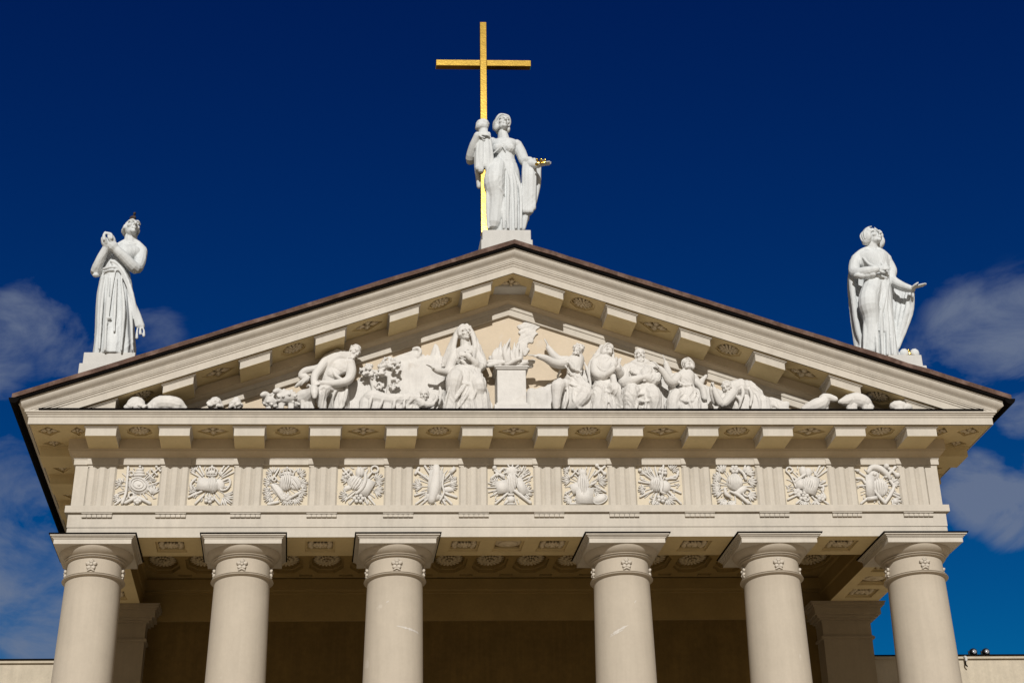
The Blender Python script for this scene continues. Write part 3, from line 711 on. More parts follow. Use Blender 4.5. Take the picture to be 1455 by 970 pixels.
def m6(t):
    t.cross(-.65, .62, .38, .3, 42, .06, .1); t.cross(-.55, .55, .3, .1, 140, .05, .12); t.el(.05, .75, .34, .28, .2); t.rays(.05, .75, range(0, 360, 40), .2, .42, .04, .12)
    t.cloth(.05, .15, .28, .6, 6, .26, 5); t.slab(-.42, -.1, .28, .32, .17, -12); t.slab(.5, -.05, .2, .45, .12, -25); t.el(.0, -.72, .22, .2, .2); t.el(.0, -.95, .24, .06, .12); t.bar(-.1, -.5, .1, -.5, .06, .14)
    t.bar(-.75, -.95, -.15, -.4, .055, .1); t.bar(.2, -.3, .92, -.9, .085, .1); t.rays(.1, .1, (22, 34, 46, 58), .55, 1.02, .04); t.rays(-.2, -.1, (165, 180, 195, 210), .5, .9, .035); t.bar(-.3, -.95, -.1, -.75, .05)
    t.spray(.6, -.35, 10, 5, .4, .08, 50); t.spray(-.65, .15, 150, 4, .3); t.spray(.55, .6, 60, 4, .35)
def m7(t):
    t.el(-.1, .65, .22, .24, .2); t.cloth(-.1, .05, .3, .7, 5, .24); t.slab(-.05, -.55, .42, .4, .16, 3); t.slab(-.42, -.15, .28, .26, .15, -20); t.cross(.72, .75, .34, .28, 40, .055, .12); t.cross(-.5, .65, .25, .18, 50, .04)
    t.bar(-1, -.45, -.3, .0, .04, .1); t.bar(.3, .1, .98, -.35, .045, .1); t.bar(.2, -.05, .5, .1, .05, .2); t.el(.7, -.7, .36, .22, .2, -25); t.ring(.7, -.72, .36, .035, .1, .6, 25); t.bar(-.75, -.95, .1, -.92, .06)
    t.spray(.6, .2, 20, 6, .4, .08, 60); t.spray(-.7, .3, 170, 6, .35, .07, 60); t.spray(-.65, -.65, 200, 5, .35, .09, 50); t.spray(-.75, .75, 150, 4, .25); t.spray(.4, -.3, -10, 4, .35)
def m8(t):
    t.cloth(-.15, .05, .36, .42, 6, .3, 12); t.el(.22, -.08, .36, .36, .26, 15); t.crv([(.0, .45), (.08, .0), (.0, -.4), (.2, -.5)], [.05, .08, .07, .04], .28); t.cross(.18, .72, .3, .14, 80, .05, .12, 2)
    for a in ((-.95, .8, -.35, .3), (.35, .3, .95, .55), (-.98, -.6, -.3, -.25), (.4, -.3, .98, -.95), (-1, .2, -.5, .1), (.5, -.15, 1, -.4), (-.4, -.98, -.2, -.45), (.3, .35, .8, .35)): t.bar(*a, .05, .08)
    t.ell(t.p(-.92, .78, .1), .08, None, 1); t.bar(.85, .42, .95, .7, .06, .1); t.rays(0, 0, (75, 100, 115, 130), .45, .92, .045)
    t.flowers(.05, -.7, 5, .17); t.spray(.3, -.65, -40, 5, .4, .09); t.spray(-.55, .55, 110, 5, .35); t.spray(.6, .75, 50, 5, .35); t.spray(-.7, -.2, 190, 5, .3); t.spray(-.15, -.75, 230, 4, .3)
def m9(t):
    t.cloth(.05, .15, .42, .46, 9, .32, 8, .05); t.crv([(-.5, -.15), (-.45, -.5), (-.2, -.7)], [.03, .1, .04], .2); t.el(.3, -.28, .4, .22, .2, -30); t.flowers(.1, .82, 6, .16); t.crv([(.3, .8), (.5, .6), (.6, .3)], .07, .14)
    t.crv([(-.2, -.35), (.2, -.55), (.6, -.95)], [.05, .09, .07], .13); t.crv([(.0, -.5), (.4, -.7), (.75, -.98)], [.03, .06, .05], .1)
    for a, u, v in ((20, .6, .6), (35, .5, .65), (0, .65, .2), (-25, .6, -.45), (150, -.55, .3), (175, -.6, -.05), (195, -.6, -.3), (230, -.45, -.7), (250, -.1, -.75), (120, -.4, .65)): t.spray(u, v, a, 6, .4, .07, 40, .08)
    t.ring(.6, -.4, .2, .04, .1)
def m10(t):
    t.crv([(-.55, -.1), (-.75, .5), (-.95, .75), (-.8, .95), (-.62, .8), (-.75, .68)], .045, .1); t.el(-.1, .72, .2, .3, .2, -5); t.el(.15, .7, .2, .26, .15, 15); t.bar(-.6, .15, -.05, .55, .07, .12); t.bar(-.7, .45, -.2, .1, .05, .1)
    t.cloth(.1, .0, .38, .5, 6, .24, 25, .1); t.slab(.25, -.05, .26, .46, .2, 22); t.slab(-.3, .05, .25, .25, .15, 0); t.rays(.3, .25, (35, 48, 60), .35, .95, .045); t.rays(.3, -.1, (10, 25), .3, .7, .04); t.crv([(.6, -.05), (.8, -.1), (.75, -.3)], .06)
    for a in ((-.9, -.5, -.4, -.25), (-.6, -.95, -.2, -.6), (.3, -.5, .95, -.98), (.2, -.6, .5, -.98), (.7, -.2, .85, -.7), (-1, -.75, -.5, -.5)): t.bar(*a, .045, .08)
    t.flowers(-.25, -.55, 6, .2); t.flowers(-.5, -.35, 5, .13); t.flowers(.65, -.65, 5, .14); t.spray(-.2, -.8, 250, 5, .3); t.spray(.3, -.75, 300, 4, .3); t.ring(-.1, -.68, .14, .04)
def m11(t):
    t.crv([(-.4, .7), (-.2, .92), (.2, .85), (.55, .5), (.6, .35)], [.1, .14, .16, .12, .08], .1); t.el(-.15, .5, .3, .28, .22); t.ell(t.p(-.15, .52, .22), (.08, .06, .08), None, 1); t.cross(.7, .68, .36, .34, 45, .075, .1)
    t.cloth(.1, -.1, .42, .5, 6, .2, 0); t.slab(-.42, -.05, .2, .55, .18, 5); t.crv([(.6, .2), (.75, -.1), (.5, -.55), (.2, -.95)], [.06, .08, .09, .08], .14); t.crv([(-.25, -.3), (.0, -.7), (.2, -.95)], [.05, .08, .08], .16)
    t.slab(-.4, -.72, .24, .08, .2, -6); t.bar(-.95, -.95, -.5, -.6, .06); t.bar(-1, .8, -.55, .45, .05); t.bar(-1.0, -.05, -.6, -.02, .04); t.crv([(-1, .35), (-.75, .32), (-.62, .1)], .06); t.ell(t.p(-.92, .75, .1), .07, None, 1)
    t.rays(.4, .0, (0, 14, 28), .35, .65, .04); t.bar(.5, -.4, .98, -.65, .055); t.bar(.55, -.3, .98, -.5, .05); t.spray(.7, .1, 20, 4, .3); t.spray(.55, -.7, -40, 5, .45, .09, 40); t.slab(.75, -.85, .12, .12, .12, 10)
ML = ['carved trophy with a tiara, an oval shield and a triple barred cross', 'carved trophy with a crown, a draped banner and a curled staff', 'carved trophy with a crown over draped globe and leaves', 'carved trophy with a mitre, a ring headed staff and an open book',
      'carved trophy with a long scroll shield, hammers and an axe', 'carved trophy with a radiant head, draped cloth and a vase at the foot', 'carved trophy with a draped cloth block and a broad hat', 'carved trophy with a plump heart shape and crossed rods',
      'carved trophy with a ribbed globe among swirling leaves', 'carved trophy with a crozier, a mitre and a book', 'carved trophy with a slanting cross, a tunic and a bent hood']
for x, fn, lb in zip(MX, (m1, m2, m3, m4, m5, m6, m7, m8, m9, m10, m11), ML):
    t = Trophy(x); fn(t); g = random.Random(int(x * 10))
    for k in range(20):         # thin rays and stalks behind everything
        a_ = 2 * PI * (k + g.uniform(-.3, .3)) / 20; q0, q1 = .35, g.uniform(.72, 1.05); ca, sa = math.cos(a_), math.sin(a_); mx = max(abs(ca), abs(sa)); q1 = min(q1, .97 / mx)
        t.tube([t.p(q0 * ca, q0 * sa, .03), t.p(q1 * ca, q1 * sa, .04)], [g.uniform(.016, .034)] * 2, n=6)
    for k in range(24):         # small leaves, ribbon ends and ray tips filling the gaps
        a_ = g.uniform(0, 2 * PI); q = g.uniform(.62, .95); u, v = max(-.95, min(.95, q * math.cos(a_) * 1.15)), max(-.92, min(.92, q * math.sin(a_) * 1.15)); l = g.uniform(.07, .15)
        t.ell(t.p(u, v, .035), (l * .67, .03, .022), euler(0, 0, -math.degrees(a_) + g.uniform(-50, 50)), 1)
    o = t.build('metope_relief', M['plaster'], church, (x, -.83, 20.0), voxel=0); o['label'] = lb
# ------------------------------------------------------------------ figure carving
def head(s, c, S, R=None, hair='short', beard=False, seed=0):
    """c = middle of the head, S = chin to crown"""
    R = np.eye(3) if R is None else R; c = np.array(c); s.keep.append((c, S * .72))
    T = lambda *p: c + R @ (np.array(p) * S)
    def e(p, r, sub=2): s.ell(T(*p), np.array(r) * S, R, sub)
    def tb(ps, rs, n=8): s.tube([T(*p) for p in ps], [r * S for r in rs], n=n, sm=3)
    e((0, .06, .10), (.33, .41, .40)); e((0, -.07, -.14), (.26, .30, .36)); e((0, -.29, -.42), (.12, .10, .09)); e((0, -.12, -.34), (.21, .22, .14))
    tb([(0, -.37, .12), (0, -.46, -.02), (0, -.50, -.13)], [.045, .06, .075]); e((0, -.42, -.15), (.10, .07, .05))
    tb([(-.27, -.27, .10), (-.13, -.38, .14), (0, -.37, .11), (.13, -.38, .14), (.27, -.27, .10)], [.04, .06, .05, .06, .04])
    for q in (-1, 1): e((q * .18, -.26, -.12), (.11, .11, .10)); e((q * .14, -.325, .03), (.07, .05, .04)); e((q * .34, .02, -.02), (.05, .09, .13))
    e((0, -.375, -.245), (.11, .06, .03)); e((0, -.365, -.305), (.09, .055, .035))
    g = np.random.RandomState(seed)
    if hair in ('short', 'curly', 'wavy', 'bun'):
        e((0, .12, .16), (.37, .42, .40))
        for k in range(46 if hair != 'short' else 34):
            th = g.uniform(-PI, PI); ph = g.uniform(.12, 1.45)
            d = np.array((math.cos(th) * math.sin(ph), math.sin(th) * math.sin(ph), math.cos(ph)))
            if d[1] < -.45 and d[2] < .72: continue
            e((d[0] * .37, .10 + d[1] * .42, .14 + d[2] * .40), (.085, .085, .075), 1)
    if hair in ('wavy', 'bun'):
        for q in (-1, 1):
            for k in range(5):
                a = k / 4; tb([(0, -.25 + .1 * k, .48 + .02 * k), (q * (.24 + .03 * k), -.26 + .1 * k, .36 - .02 * k), (q * .38, -.08 + .09 * k, .12 - .04 * k), (q * .36, .14 + .06 * k, -.12)], [.055, .075, .075, .05])
        e((0, .52, .0), (.2, .2, .2))
        for q in (-1, 1): e((q * .32, .12, -.24), (.13, .2, .2)); 
    if hair == 'bob':
        e((0, .10, .18), (.40, .42, .38))
        for q in (-1, 1):
            e((q * .43, .04, -.10), (.21, .30, .36)); e((q * .38, -.04, .14), (.17, .28, .26)); e((q * .40, .12, -.30), (.20, .24, .20))
            for k in range(3): tb([(q * .10, -.20 + .14 * k, .53), (q * .40, -.16 + .14 * k, .34), (q * .60, -.06 + .13 * k, .02), (q * .60, .0 + .1 * k, -.3)], [.03, .04, .045, .03])
    if hair == 'bald': e((0, .10, .12), (.345, .40, .40)); tb([(-.34, .0, .0), (-.3, .3, -.05), (0, .46, -.08), (.3, .3, -.05), (.34, .0, .0)], [.05, .07, .08, .07, .05])
    if hair == 'veil': e((0, .14, .14), (.42, .42, .44))
    if beard:
        for k in range(26): e((g.uniform(-.2, .2), -.28 + g.uniform(-.08, .1), -.36 - g.uniform(0, .28)), (.08, .09, .09), 1)
def hand(s, wrist, d, up, S, curl=.25, thumb=1, spread=.12):
    """d = direction of the fingers, up = back of the hand, S = hand length"""
    d = np.array(d, float); d /= np.linalg.norm(d); up = np.array(up, float); up -= d * (up @ d); up /= np.linalg.norm(up); sd = np.cross(d, up) * thumb; w_ = np.array(wrist); s.keep.append((w_ + d * S * .4, S * .62))
    Rm = np.stack([sd, d, up], 1)
    s.ell(w_ + d * S * .24, (S * .20, S * .30, S * .10), Rm, 2)
    for k, (o, l) in enumerate(((.15, .44), (.05, .50), (-.055, .46), (-.15, .36))):
        b = w_ + d * S * .44 + sd * S * o; a = d + sd * o * spread * 6; a /= np.linalg.norm(a)
        m_ = b + a * S * l * .5 - up * S * l * curl * .3; t = m_ + a * S * l * .5 * (1 - curl * .7) - up * S * l * curl * .9
        s.tube([b, m_, t], [S * .062, S * .055, S * .042], n=8, sm=2)
    b = w_ + d * S * .12 + sd * S * .16; s.tube([b, b + d * S * .17 + sd * S * .16 - up * S * .05, b + d * S * .34 + sd * S * .18 - up * S * .1], [S * .075, S * .065, S * .05], n=8, sm=2)
def Jf(Y0):
    return lambda px, py, d=0.: at(px, py, Y0 + d)
PX = 1 / 40.5
def arm(s, pts, r=(.2, .17, .15, .11), bare=False):
    s.tube(pts, list(r), n=12)
    if bare:
        for p, q in zip(pts, pts[1:]): s.keep += [(np.array(p), max(r) * 1.2), ((np.array(p) + np.array(q)) / 2, max(r) * 1.2)]
def folds(s, J, lines, r=.05):
    for ln in lines:
        n = len(ln); s.tube([J(*p) for p in ln], [r * .5] + [r] * max(1, n - 2) + [r * .7], n=8)
def robe(s, J, secs, seed, zbot=None, **k):
    """secs: (py, left px, right px, half depth, fold, dy)"""
    out = []
    for py, a, b, ry, fo, dy in secs:
        A = J(a, py, dy); B = J(b, py, dy); out.append(((A + B) / 2, (B[0] - A[0]) / 2, ry, fo))
    if zbot is not None: c, a, b, f = out[-1]; out.append((np.array((c[0], c[1], zbot)), a, b, f))
    s.loft(out, seed=seed, **k)

# ------------------------------------------------------------------ acroterion statues and their pedestals
YS = -.9; YP = -1.62
def pedestal(pl, pr, ptop, label, step):
    a = at(pl, ptop, YP); b = at(pr, ptop, YP); x0, x1, z = a[0], b[0], a[2]
    bm = bmesh.new(); box(bm, x0, x1, YP, -.15, z - .42, z); box(bm, x0 - step, x1 + step, YP - .05, -.10, 23.5 if abs(x0) > 4 else 27.6, z - .422)
    bmesh.ops.bevel(bm, geom=list(bm.edges), offset=.015, segments=1, affect='EDGES')
    o = fin('pedestal', bm, M['ped'], None, ((x0 + x1) / 2, YP, z - 1)); tag(o, label, 'pedestal', 'stone pedestals on the gable'); return z
zL = pedestal(119.3, 192.4, 500.2, 'white block pedestal at the left end of the gable roof', .1)
zC = pedestal(685.5, 754.2, 326.3, 'white block pedestal on the ridge of the gable roof', .05)
zR = pedestal(1229, 1309.3, 503.6, 'white block pedestal at the right end of the gable roof', .1)
def statue(s, name, origin, label, m='statue', voxel=.018, it=1, cat='statue', group=None):
    o = s.build(name, M[m], None, origin, voxel=voxel, it=it, crease=.010 if m == 'statue' else 0); return tag(o, label, cat, group)
# left: praying priest
J = Jf(YS); s = Sculpt()
robe(s, J, [(377, 146.5, 184, .50, .0, -.02), (388, 144.5, 185, .60, .025, 0), (418, 137.5, 190, .70, .045, 0), (450, 135, 191.5, .76, .06, 0), (481, 133.6, 193, .80, .075, 0), (499, 131.5, 194.5, .84, .08, 0)], 3, zL - .02, folds=((7, .4), (11, .35), (19, .22)))
robe(s, J, [(352, 160, 196, .28, 0, .02), (358, 161, 203, .42, .0, .02), (366, 157, 200, .48, 0, 0), (378, 149, 184, .46, .0, -.02)], 1, None)
s.ell(J(183, 351, .05), (.42, .30, .17)); s.tube([J(185, 352, .05), J(186, 336, -.02)], [.25, .22])
head(s, J(187.2, 324.8, -.08), .80, euler(24, 14, 6), 'bald', seed=2)
s.ell(J(201.5, 358, 0), (.18, .22, .22)); arm(s, [J(202, 357, 0), J(199, 371, -.15), J(192.5, 381, -.42), J(176, 365, -.72), J(160, 350, -.85)], (.20, .21, .205, .175, .14))
s.tube([J(161.5, 351, -.85), J(158, 347.5, -.87)], [.185, .175]); 
arm(s, [J(166, 352, .0), J(150, 370, .0), J(136.5, 386, -.3), J(143, 368, -.62), J(151.5, 351, -.82)], (.17, .18, .195, .17, .13)); s.ell(J(137.5, 387.5, -.3), (.17, .17, .17))
for p in ((139, 380), (141, 384), (136, 391)): s.ell(J(*p, -.42), (.12, .1, .08))
for (wx, wy, kx, ky, tx, ty) in ((159.5, 348.5, 158.5, 338.5, 151.5, 330.5), (152, 349.5, 148, 340, 149.5, 330)):
    s.tube([J(wx, wy, -.86), J((wx + kx) / 2, (wy + ky) / 2, -.90), J(kx, ky, -.93)], [.12, .145, .12], n=10); s.keep.append((J(kx, ky, -.9), .3))
    for k in range(4): o_ = -.16 + .095 * k; s.tube([J(kx, ky, -.93 + o_), J(kx * .7 + tx * .3 - (.8 if kx < 152 else -1.2), ky - 5.5, -.95 + o_), J(tx, ty + abs(k - 1.3) * .8, -.94 + o_)], [.058, .052, .042], n=8)
    s.tube([J(wx - 1, wy - 4, -.98), J((kx + tx) / 2, ky - 1, -1.08), J((kx + tx) / 2 - .5, ky - 5, -1.05)], [.06, .055, .045], n=8)
s.tube([J(188, 346, .02), J(195, 350, .04), J(201, 356, .02)], [.2, .2, .2]); s.tube([J(182, 346, .04), J(173, 350, .05), J(166, 354, .03)], [.2, .19, .19])
# sash, belt, cord, hanging stole with tassels
s.tube([J(147.5, 382, -.52), J(158, 379.5, -.66), J(170, 380, -.62)], .055, n=8); s.tube([J(147.5, 386, -.56), J(158, 383.5, -.68), J(170, 384, -.64)], .04, n=8)
s.tube([J(158, 371, -.62), J(168, 376, -.66), J(180, 395, -.74), J(188, 420, -.76), J(193, 445, -.7), J(198, 462, -.66)], [.05, .06, .06, .07, .08, .09], n=8)
s.tube([J(160, 375, -.6), J(172, 386, -.68), J(183, 412, -.74), J(189, 440, -.74), J(194, 463, -.7)], .05, n=8)
s.tube([J(186, 420, -.72), J(195, 445, -.66), J(201, 464, -.6)], [.05, .1, .12], n=8)
for px, py in ((194.5, 480), (199.3, 474), (204.3, 477)): s.tube([J(px * .5 + 99.2, 462, -.66), J(px, py - 8, -.66), J(px, py - 3, -.66), J(px, py, -.66)], [.03, .032, .05, .055], n=8)
s.tube([J(164, 384, -.68), J(160, 405, -.76), J(157, 425, -.8), J(154, 450, -.84)], .03, n=6); s.ell(J(154.5, 452, -.84), (.1, .07, .06))
folds(s, J, [((150, 392, -.6), (145, 430, -.72), (141, 495, -.78)), ((156, 395, -.66), (152, 440, -.8), (149, 497, -.86)), ((172, 392, -.68), (176, 440, -.82), (172, 497, -.88)), ((166, 395, -.7), (163, 440, -.82), (162, 470, -.86)), ((180, 400, -.66), (186, 450, -.76), (188, 497, -.8))], .06)
statue(s, 'priest_statue', (at(163, 500, YS)[0], YS, zL), 'white stone statue of a praying figure with clasped hands and a long robe')
# pigeon on its head
s = Sculpt(); J = Jf(YS - .05)
b = J(188.6, 310.2); s.ell(b, (.10, .17, .10), euler(40, -10)); s.ell(b + np.array((.06, -.10, .13)), (.055, .065, .06)); s.tube([b + np.array((.09, -.15, .13)), b + np.array((.11, -.19, .12))], [.02, .008], n=6); s.tube([b + np.array((-.08, .12, -.03)), b + np.array((-.2, .25, -.08))], [.06, .04], n=6)
for q in (-.04, .05): s.tube([b + np.array((q, 0, -.05)), b + np.array((q, -.01, -.19))], .012, n=5)
statue(s, 'pigeon', b - np.array((0, 0, .18)), 'small dark pigeon perched on the head of the praying statue', 'bird', .014, 1, 'bird')

# middle: woman holding the cross
J = Jf(YS); s = Sculpt()
robe(s, J, [(226, 702, 731, .40, .0, 0), (232, 700, 733, .46, .03, 0), (248, 693, 739, .56, .06, 0), (277, 692.5, 742, .62, .09, 0), (306, 693, 743, .66, .11, 0), (326, 692, 744, .70, .12, 0)], 8, zC - .02, folds=((6, .42), (11, .35), (17, .25)))
robe(s, J, [(201, 699, 733, .26, 0, .03), (205, 697, 737, .36, .0, .02), (213, 699, 733, .44, 0, -.02), (222, 701, 731.5, .40, .015, 0), (230, 702, 731, .41, .0, 0)], 2)
for q in (707, 724): s.ell(J(q, 211, -.33), (.21, .2, .2))
s.tube([J(702, 229, -.33), J(716, 227.5, -.47), J(731, 229, -.33)], .05, n=8); s.tube([J(716, 201, .08), J(714.3, 190, 0)], [.24, .18])
head(s, J(714, 176.5, -.03), .70, euler(12, 12, 3), 'wavy', seed=5)
s.tube([J(722, 200, -.3), J(712, 209, -.45), J(701, 218, -.42)], .035, n=6); s.tube([J(708, 202, -.3), J(714, 208, -.46), J(718, 214, -.48)], .03, n=6)
for q in (-1, 1): pass
s.ell(J(733, 207, 0), (.2, .24, .2)); arm(s, [J(734, 206, .0), J(740, 217, -.02), J(745.5, 229, -.15), J(755, 233, -.5), J(765, 235, -.78)], (.2, .2, .19, .16, .11))
hand(s, J(764, 235.5, -.76), (1, -.35, .12), (.1, -.1, -1), .5, -.15, -1, .14)
s.ell(J(699, 203, 0), (.19, .23, .2)); arm(s, [J(698, 204, .0), J(684, 214, .05), J(669.5, 227, -.05), J(672, 210, -.42), J(678, 192, -.72)], (.19, .2, .19, .17, .12)); s.ell(J(668.5, 228.5, -.03), (.16, .17, .16))
# hand and cloth round the shaft of the cross
hand(s, J(678.5, 191, -.76), (1, -.05, .12), (.1, -1, .3), .52, .35, 1, .06)
s.ell(J(685.5, 177.5, -.38), (.26, .27, .22)); s.ell(J(684.5, 181, -.45), (.25, .24, .17))
for k, (a, b, c) in enumerate(((681, 679.5, 679), (684, 683.5, 683), (687.5, 688, 688.5), (691, 692.5, 694), (694.5, 696.5, 698.5))):
    s.tube([J(a, 190, -.52 - .05 * (k % 2)), J(b, 215, -.58 - .06 * (k % 2)), J(c, 239 + 3 * (k % 2) - (k == 2) * 4, -.58)], [.07, .11, .12], n=8)
s.tube([J(679, 200, -.4), J(678, 230, -.3), J(681, 265, -.1)], [.1, .12, .1], n=8)
robe(s, J, [(184, 680, 693, .18, 0, -.42), (205, 678, 696, .22, .06, -.42), (236, 677, 700, .24, .12, -.42)], 4, folds=((5, .5), (9, .3)), n=48)
# advanced leg and pulled drapery
s.tube([J(706, 236, -.35), J(702, 258, -.62), J(705, 282, -.55), J(702, 318, -.5)], [.32, .38, .30, .26], n=14)
folds(s, J, [((699, 245, -.5), (694, 262, -.66), (693, 300, -.6), (694, 324, -.6)), ((716, 233, -.48), (722, 260, -.6), (721, 300, -.72), (722, 324, -.76)), ((724, 234, -.44), (732, 262, -.55), (733, 324, -.68)), ((714, 240, -.5), (715, 290, -.66), (716, 324, -.72)), ((729, 238, -.4), (739, 270, -.5), (740, 324, -.6)),
             ((698, 250, -.6), (708, 248, -.72), (717, 240, -.58)), ((698, 262, -.74), (708, 266, -.86), (716, 276, -.74)), ((700, 232, -.42), (694, 244, -.5), (690, 262, -.4))], .07)
# mantle over the forearm
for k in range(5):
    a = 745 + 3.2 * k; s.tube([J(a + 1, 228, -.35 - .04 * (k % 2)), J(a + .5, 250, -.48 - .06 * (k % 2)), J(a, 300 - 4 * (k > 3), -.45)], [.1, .11, .10], n=8)
s.tube([J(744, 231, -.3), J(751, 227, -.5), J(758, 231, -.4)], .12, n=8)
for k in range(4):
    a = 766 - 3.5 * k; s.tube([J(a, 238, -.2), J(a - 2, 262, -.1), J(a - 6, 288 + 8 * k, -.05)], [.09, .12, .07], n=8)
s.tube([J(748, 290, -.2), J(745, 310, -.25), J(743, 325, -.3)], [.2, .16, .1], n=8)
statue(s, 'woman_statue', (at(718, 326, YS)[0], YS, zC), 'white stone statue of a draped woman on the ridge embracing a tall golden cross')
# gilded nails in her open hand
s = Sculpt(); b = J(767, 232.5, -.95)
for (dx, dy, dz, l) in ((-.05, 0, .02, .2), (.02, -.02, .0, .22), (.08, .0, .02, .17)): s.tube([b + np.array((dx, dy, dz)), b + np.array((dx * 2.2, dy - .05, dz + l * .6))], [.03, .05], n=6)
s.tube([b + np.array((-.15, 0, .0)), b + np.array((.2, -.04, .03))], .03, n=6); s.ell(b + np.array((-.12, 0, -.04)), (.06, .06, .05))
statue(s, 'gilded_nails', b, 'small gilded nails lying in the open hand of the woman statue', 'gold', .012, 1, 'ornament')
# golden cross
YC = YS - .40; base = at(687.5, 326, YC + .0); a = at(686.3, 34.6, YC); hw = .122
bm = bmesh.new(); x0 = at(687.6, 300, YC)[0]; x1 = at(686.2, 60, YC)[0]; xm = (x0 + x1) / 2
z1 = a[2]; cl = at(619.3, 85, YC); cr = at(753.6, 88, YC); zc_ = at(686, 89.5, YC - hw)[2]
box(bm, xm - hw, xm + hw, YC - .13, YC + .13, zC - .0, z1); box(bm, cl[0], xm - hw - .003, YC - .125, YC + .125, zc_ - .135, zc_ + .135); box(bm, xm + hw + .003, cr[0], YC - .125, YC + .125, zc_ - .135, zc_ + .135)
bmesh.ops.bevel(bm, geom=list(bm.edges), offset=.012, segments=1, affect='EDGES')
o = fin('cross', bm, M['gold'], None, (xm, YC, zC)); tag(o, 'tall plain golden cross held upright by the woman statue on the ridge', 'cross')

# right: cloaked figure with outstretched hand
J = Jf(YS); s = Sculpt()
robe(s, J, [(392, 1229, 1264, .40, .0, 0), (402, 1228, 1265, .46, .03, 0), (425, 1226, 1267, .56, .05, 0), (450, 1226, 1268.5, .62, .07, 0), (480, 1225, 1272, .66, .09, 0), (503, 1224, 1275, .70, .10, 0)], 14, zR - .02, folds=((7, .42), (12, .33), (19, .22)))
robe(s, J, [(359, 1222, 1256, .26, 0, .04), (364, 1216, 1261, .38, 0, .03), (374, 1218, 1263, .45, 0, 0), (386, 1226, 1263, .44, .01, 0), (396, 1228.5, 1264, .42, 0, 0)], 2)
s.tube([J(1238, 362, .06), J(1238.5, 347, 0)], [.25, .21]); s.tube([J(1229.5, 355, -.1), J(1238, 357, -.27), J(1247, 356, -.12)], .06, n=8)
head(s, J(1240.2, 337.4, -.05), .74, euler(26, 14, 4), 'bob', seed=6)
s.ell(J(1218, 369, .02), (.17, .22, .22)); arm(s, [J(1217, 367, .0), J(1214, 377, -.1), J(1215.5, 388, -.3), J(1231, 386, -.62), J(1244, 383, -.72)], (.19, .20, .20, .19, .145))
for k, p in enumerate(((1218, 392), (1225, 393), (1232, 392.5), (1239, 391))): s.ell(J(*p, -.5 - .05 * k), (.14, .14, .1))
hand(s, J(1245, 382.5, -.70), (1, -.1, .22), (.1, -1, .25), .55, .2, 1, .1)
s.ell(J(1259.5, 372, 0), (.17, .22, .2)); arm(s, [J(1261, 372, .0), J(1267, 384, -.02), J(1267, 396.5, -.12), J(1281, 405.5, -.45), J(1293, 409.5, -.72)], (.18, .18, .165, .14, .105))
hand(s, J(1293, 410, -.72), (1, -.25, .22), (.1, .1, -1), .58, -.05, -1, .08)
# belt, hanging ends
s.tube([J(1229, 400, -.34), J(1245, 398.5, -.5), J(1263, 402, -.34)], .05, n=8); s.tube([J(1261, 403, -.42), J(1256, 430, -.6), J(1250, 458, -.66)], .045, n=8); s.tube([J(1262, 403, -.42), J(1259, 435, -.58), J(1256, 470, -.66)], .045, n=8)
# cloak: shell behind, left fall and right sail
for k in range(6):
    a = 1210.5 + 3.1 * k; s.tube([J(1215 + 2 * k, 376, .3), J(a - 1, 398, .45 - .05 * (k % 2)), J(a + 1.5, 440, .30 - .1 * (k % 2)), J(a + 7, 484, .18 - .08 * (k % 2)), J(a + 9 - 1.2 * k, 500, .1)], [.13, .14, .14, .13, .12], n=8)
s.tube([J(1211.5, 372, .0), J(1210, 395, -.05), J(1214.5, 440, -.1), J(1219, 470, -.12), J(1224, 488, -.1), J(1221, 500, -.1)], [.1, .11, .1, .1, .09, .1], n=8)
for k in range(9):
    t = k / 8; top = (1297 - 33 * t, 413 - 9 * t); bot = (1275 - 10 * t, 494 + 8 * t); mid = (1290 - 24 * t + (3 if k == 0 else 0), 447 + 2 * t)
    s.tube([J(top[0], top[1] + 4, -.5 + .95 * min(1, 2.5 * t)), J(*mid, -.2 + .45 * t - .1 * (k % 2)), J(*bot, -.15 + .2 * t)], [.07, .105, .09], n=8)
s.tube([J(1297, 412, -.62), J(1284, 411, -.38), J(1266, 404, -.02)], .085, n=8); s.ell(J(1297, 419, -.6), (.05, .06, .12))
for k in range(5): s.tube([J(1224 + 7.5 * k, 376, .28), J(1224 + 9 * k, 420, .42), J(1224 + 10 * k, 500, .45)], [.2, .25, .25], n=8)
s.tube([J(1242, 357, .04), J(1252, 362, .04), J(1260, 370, .02)], [.2, .2, .2]); s.tube([J(1235, 357, .04), J(1225, 361, .05), J(1217, 368, .03)], [.2, .2, .2])
s.tube([J(1221, 361, .05), J(1231, 359, -.1), J(1238, 366, -.33), J(1252, 372, -.33), J(1262, 380, -.25)], .05, n=8)
s.tube([J(1240, 404, -.3), J(1234, 430, -.6), J(1238, 455, -.52), J(1236, 500, -.45)], [.32, .36, .28, .25], n=14)
folds(s, J, [((1226, 366, -.3), (1236, 376, -.47), (1246, 379, -.5)), ((1256, 368, -.3), (1260, 380, -.4), (1258, 394, -.42)), ((1249, 366, -.36), (1255, 378, -.46), (1262, 392, -.36)), ((1232, 393, -.45), (1246, 391, -.52), (1260, 395, -.44))], .06)
folds(s, J, [((1232, 405, -.42), (1240, 425, -.68), (1250, 440, -.66)), ((1229, 415, -.46), (1238, 428, -.72), (1247, 445, -.66)), ((1252, 410, -.5), (1252, 450, -.66), (1254, 503, -.76)), ((1246, 440, -.66), (1245, 470, -.7), (1247, 503, -.76)), ((1262, 420, -.46), (1266, 460, -.58), (1268, 503, -.7)), ((1230, 440, -.5), (1229, 470, -.58), (1228, 503, -.65)), ((1259, 425, -.5), (1261, 470, -.66), (1261, 503, -.74))], .075)
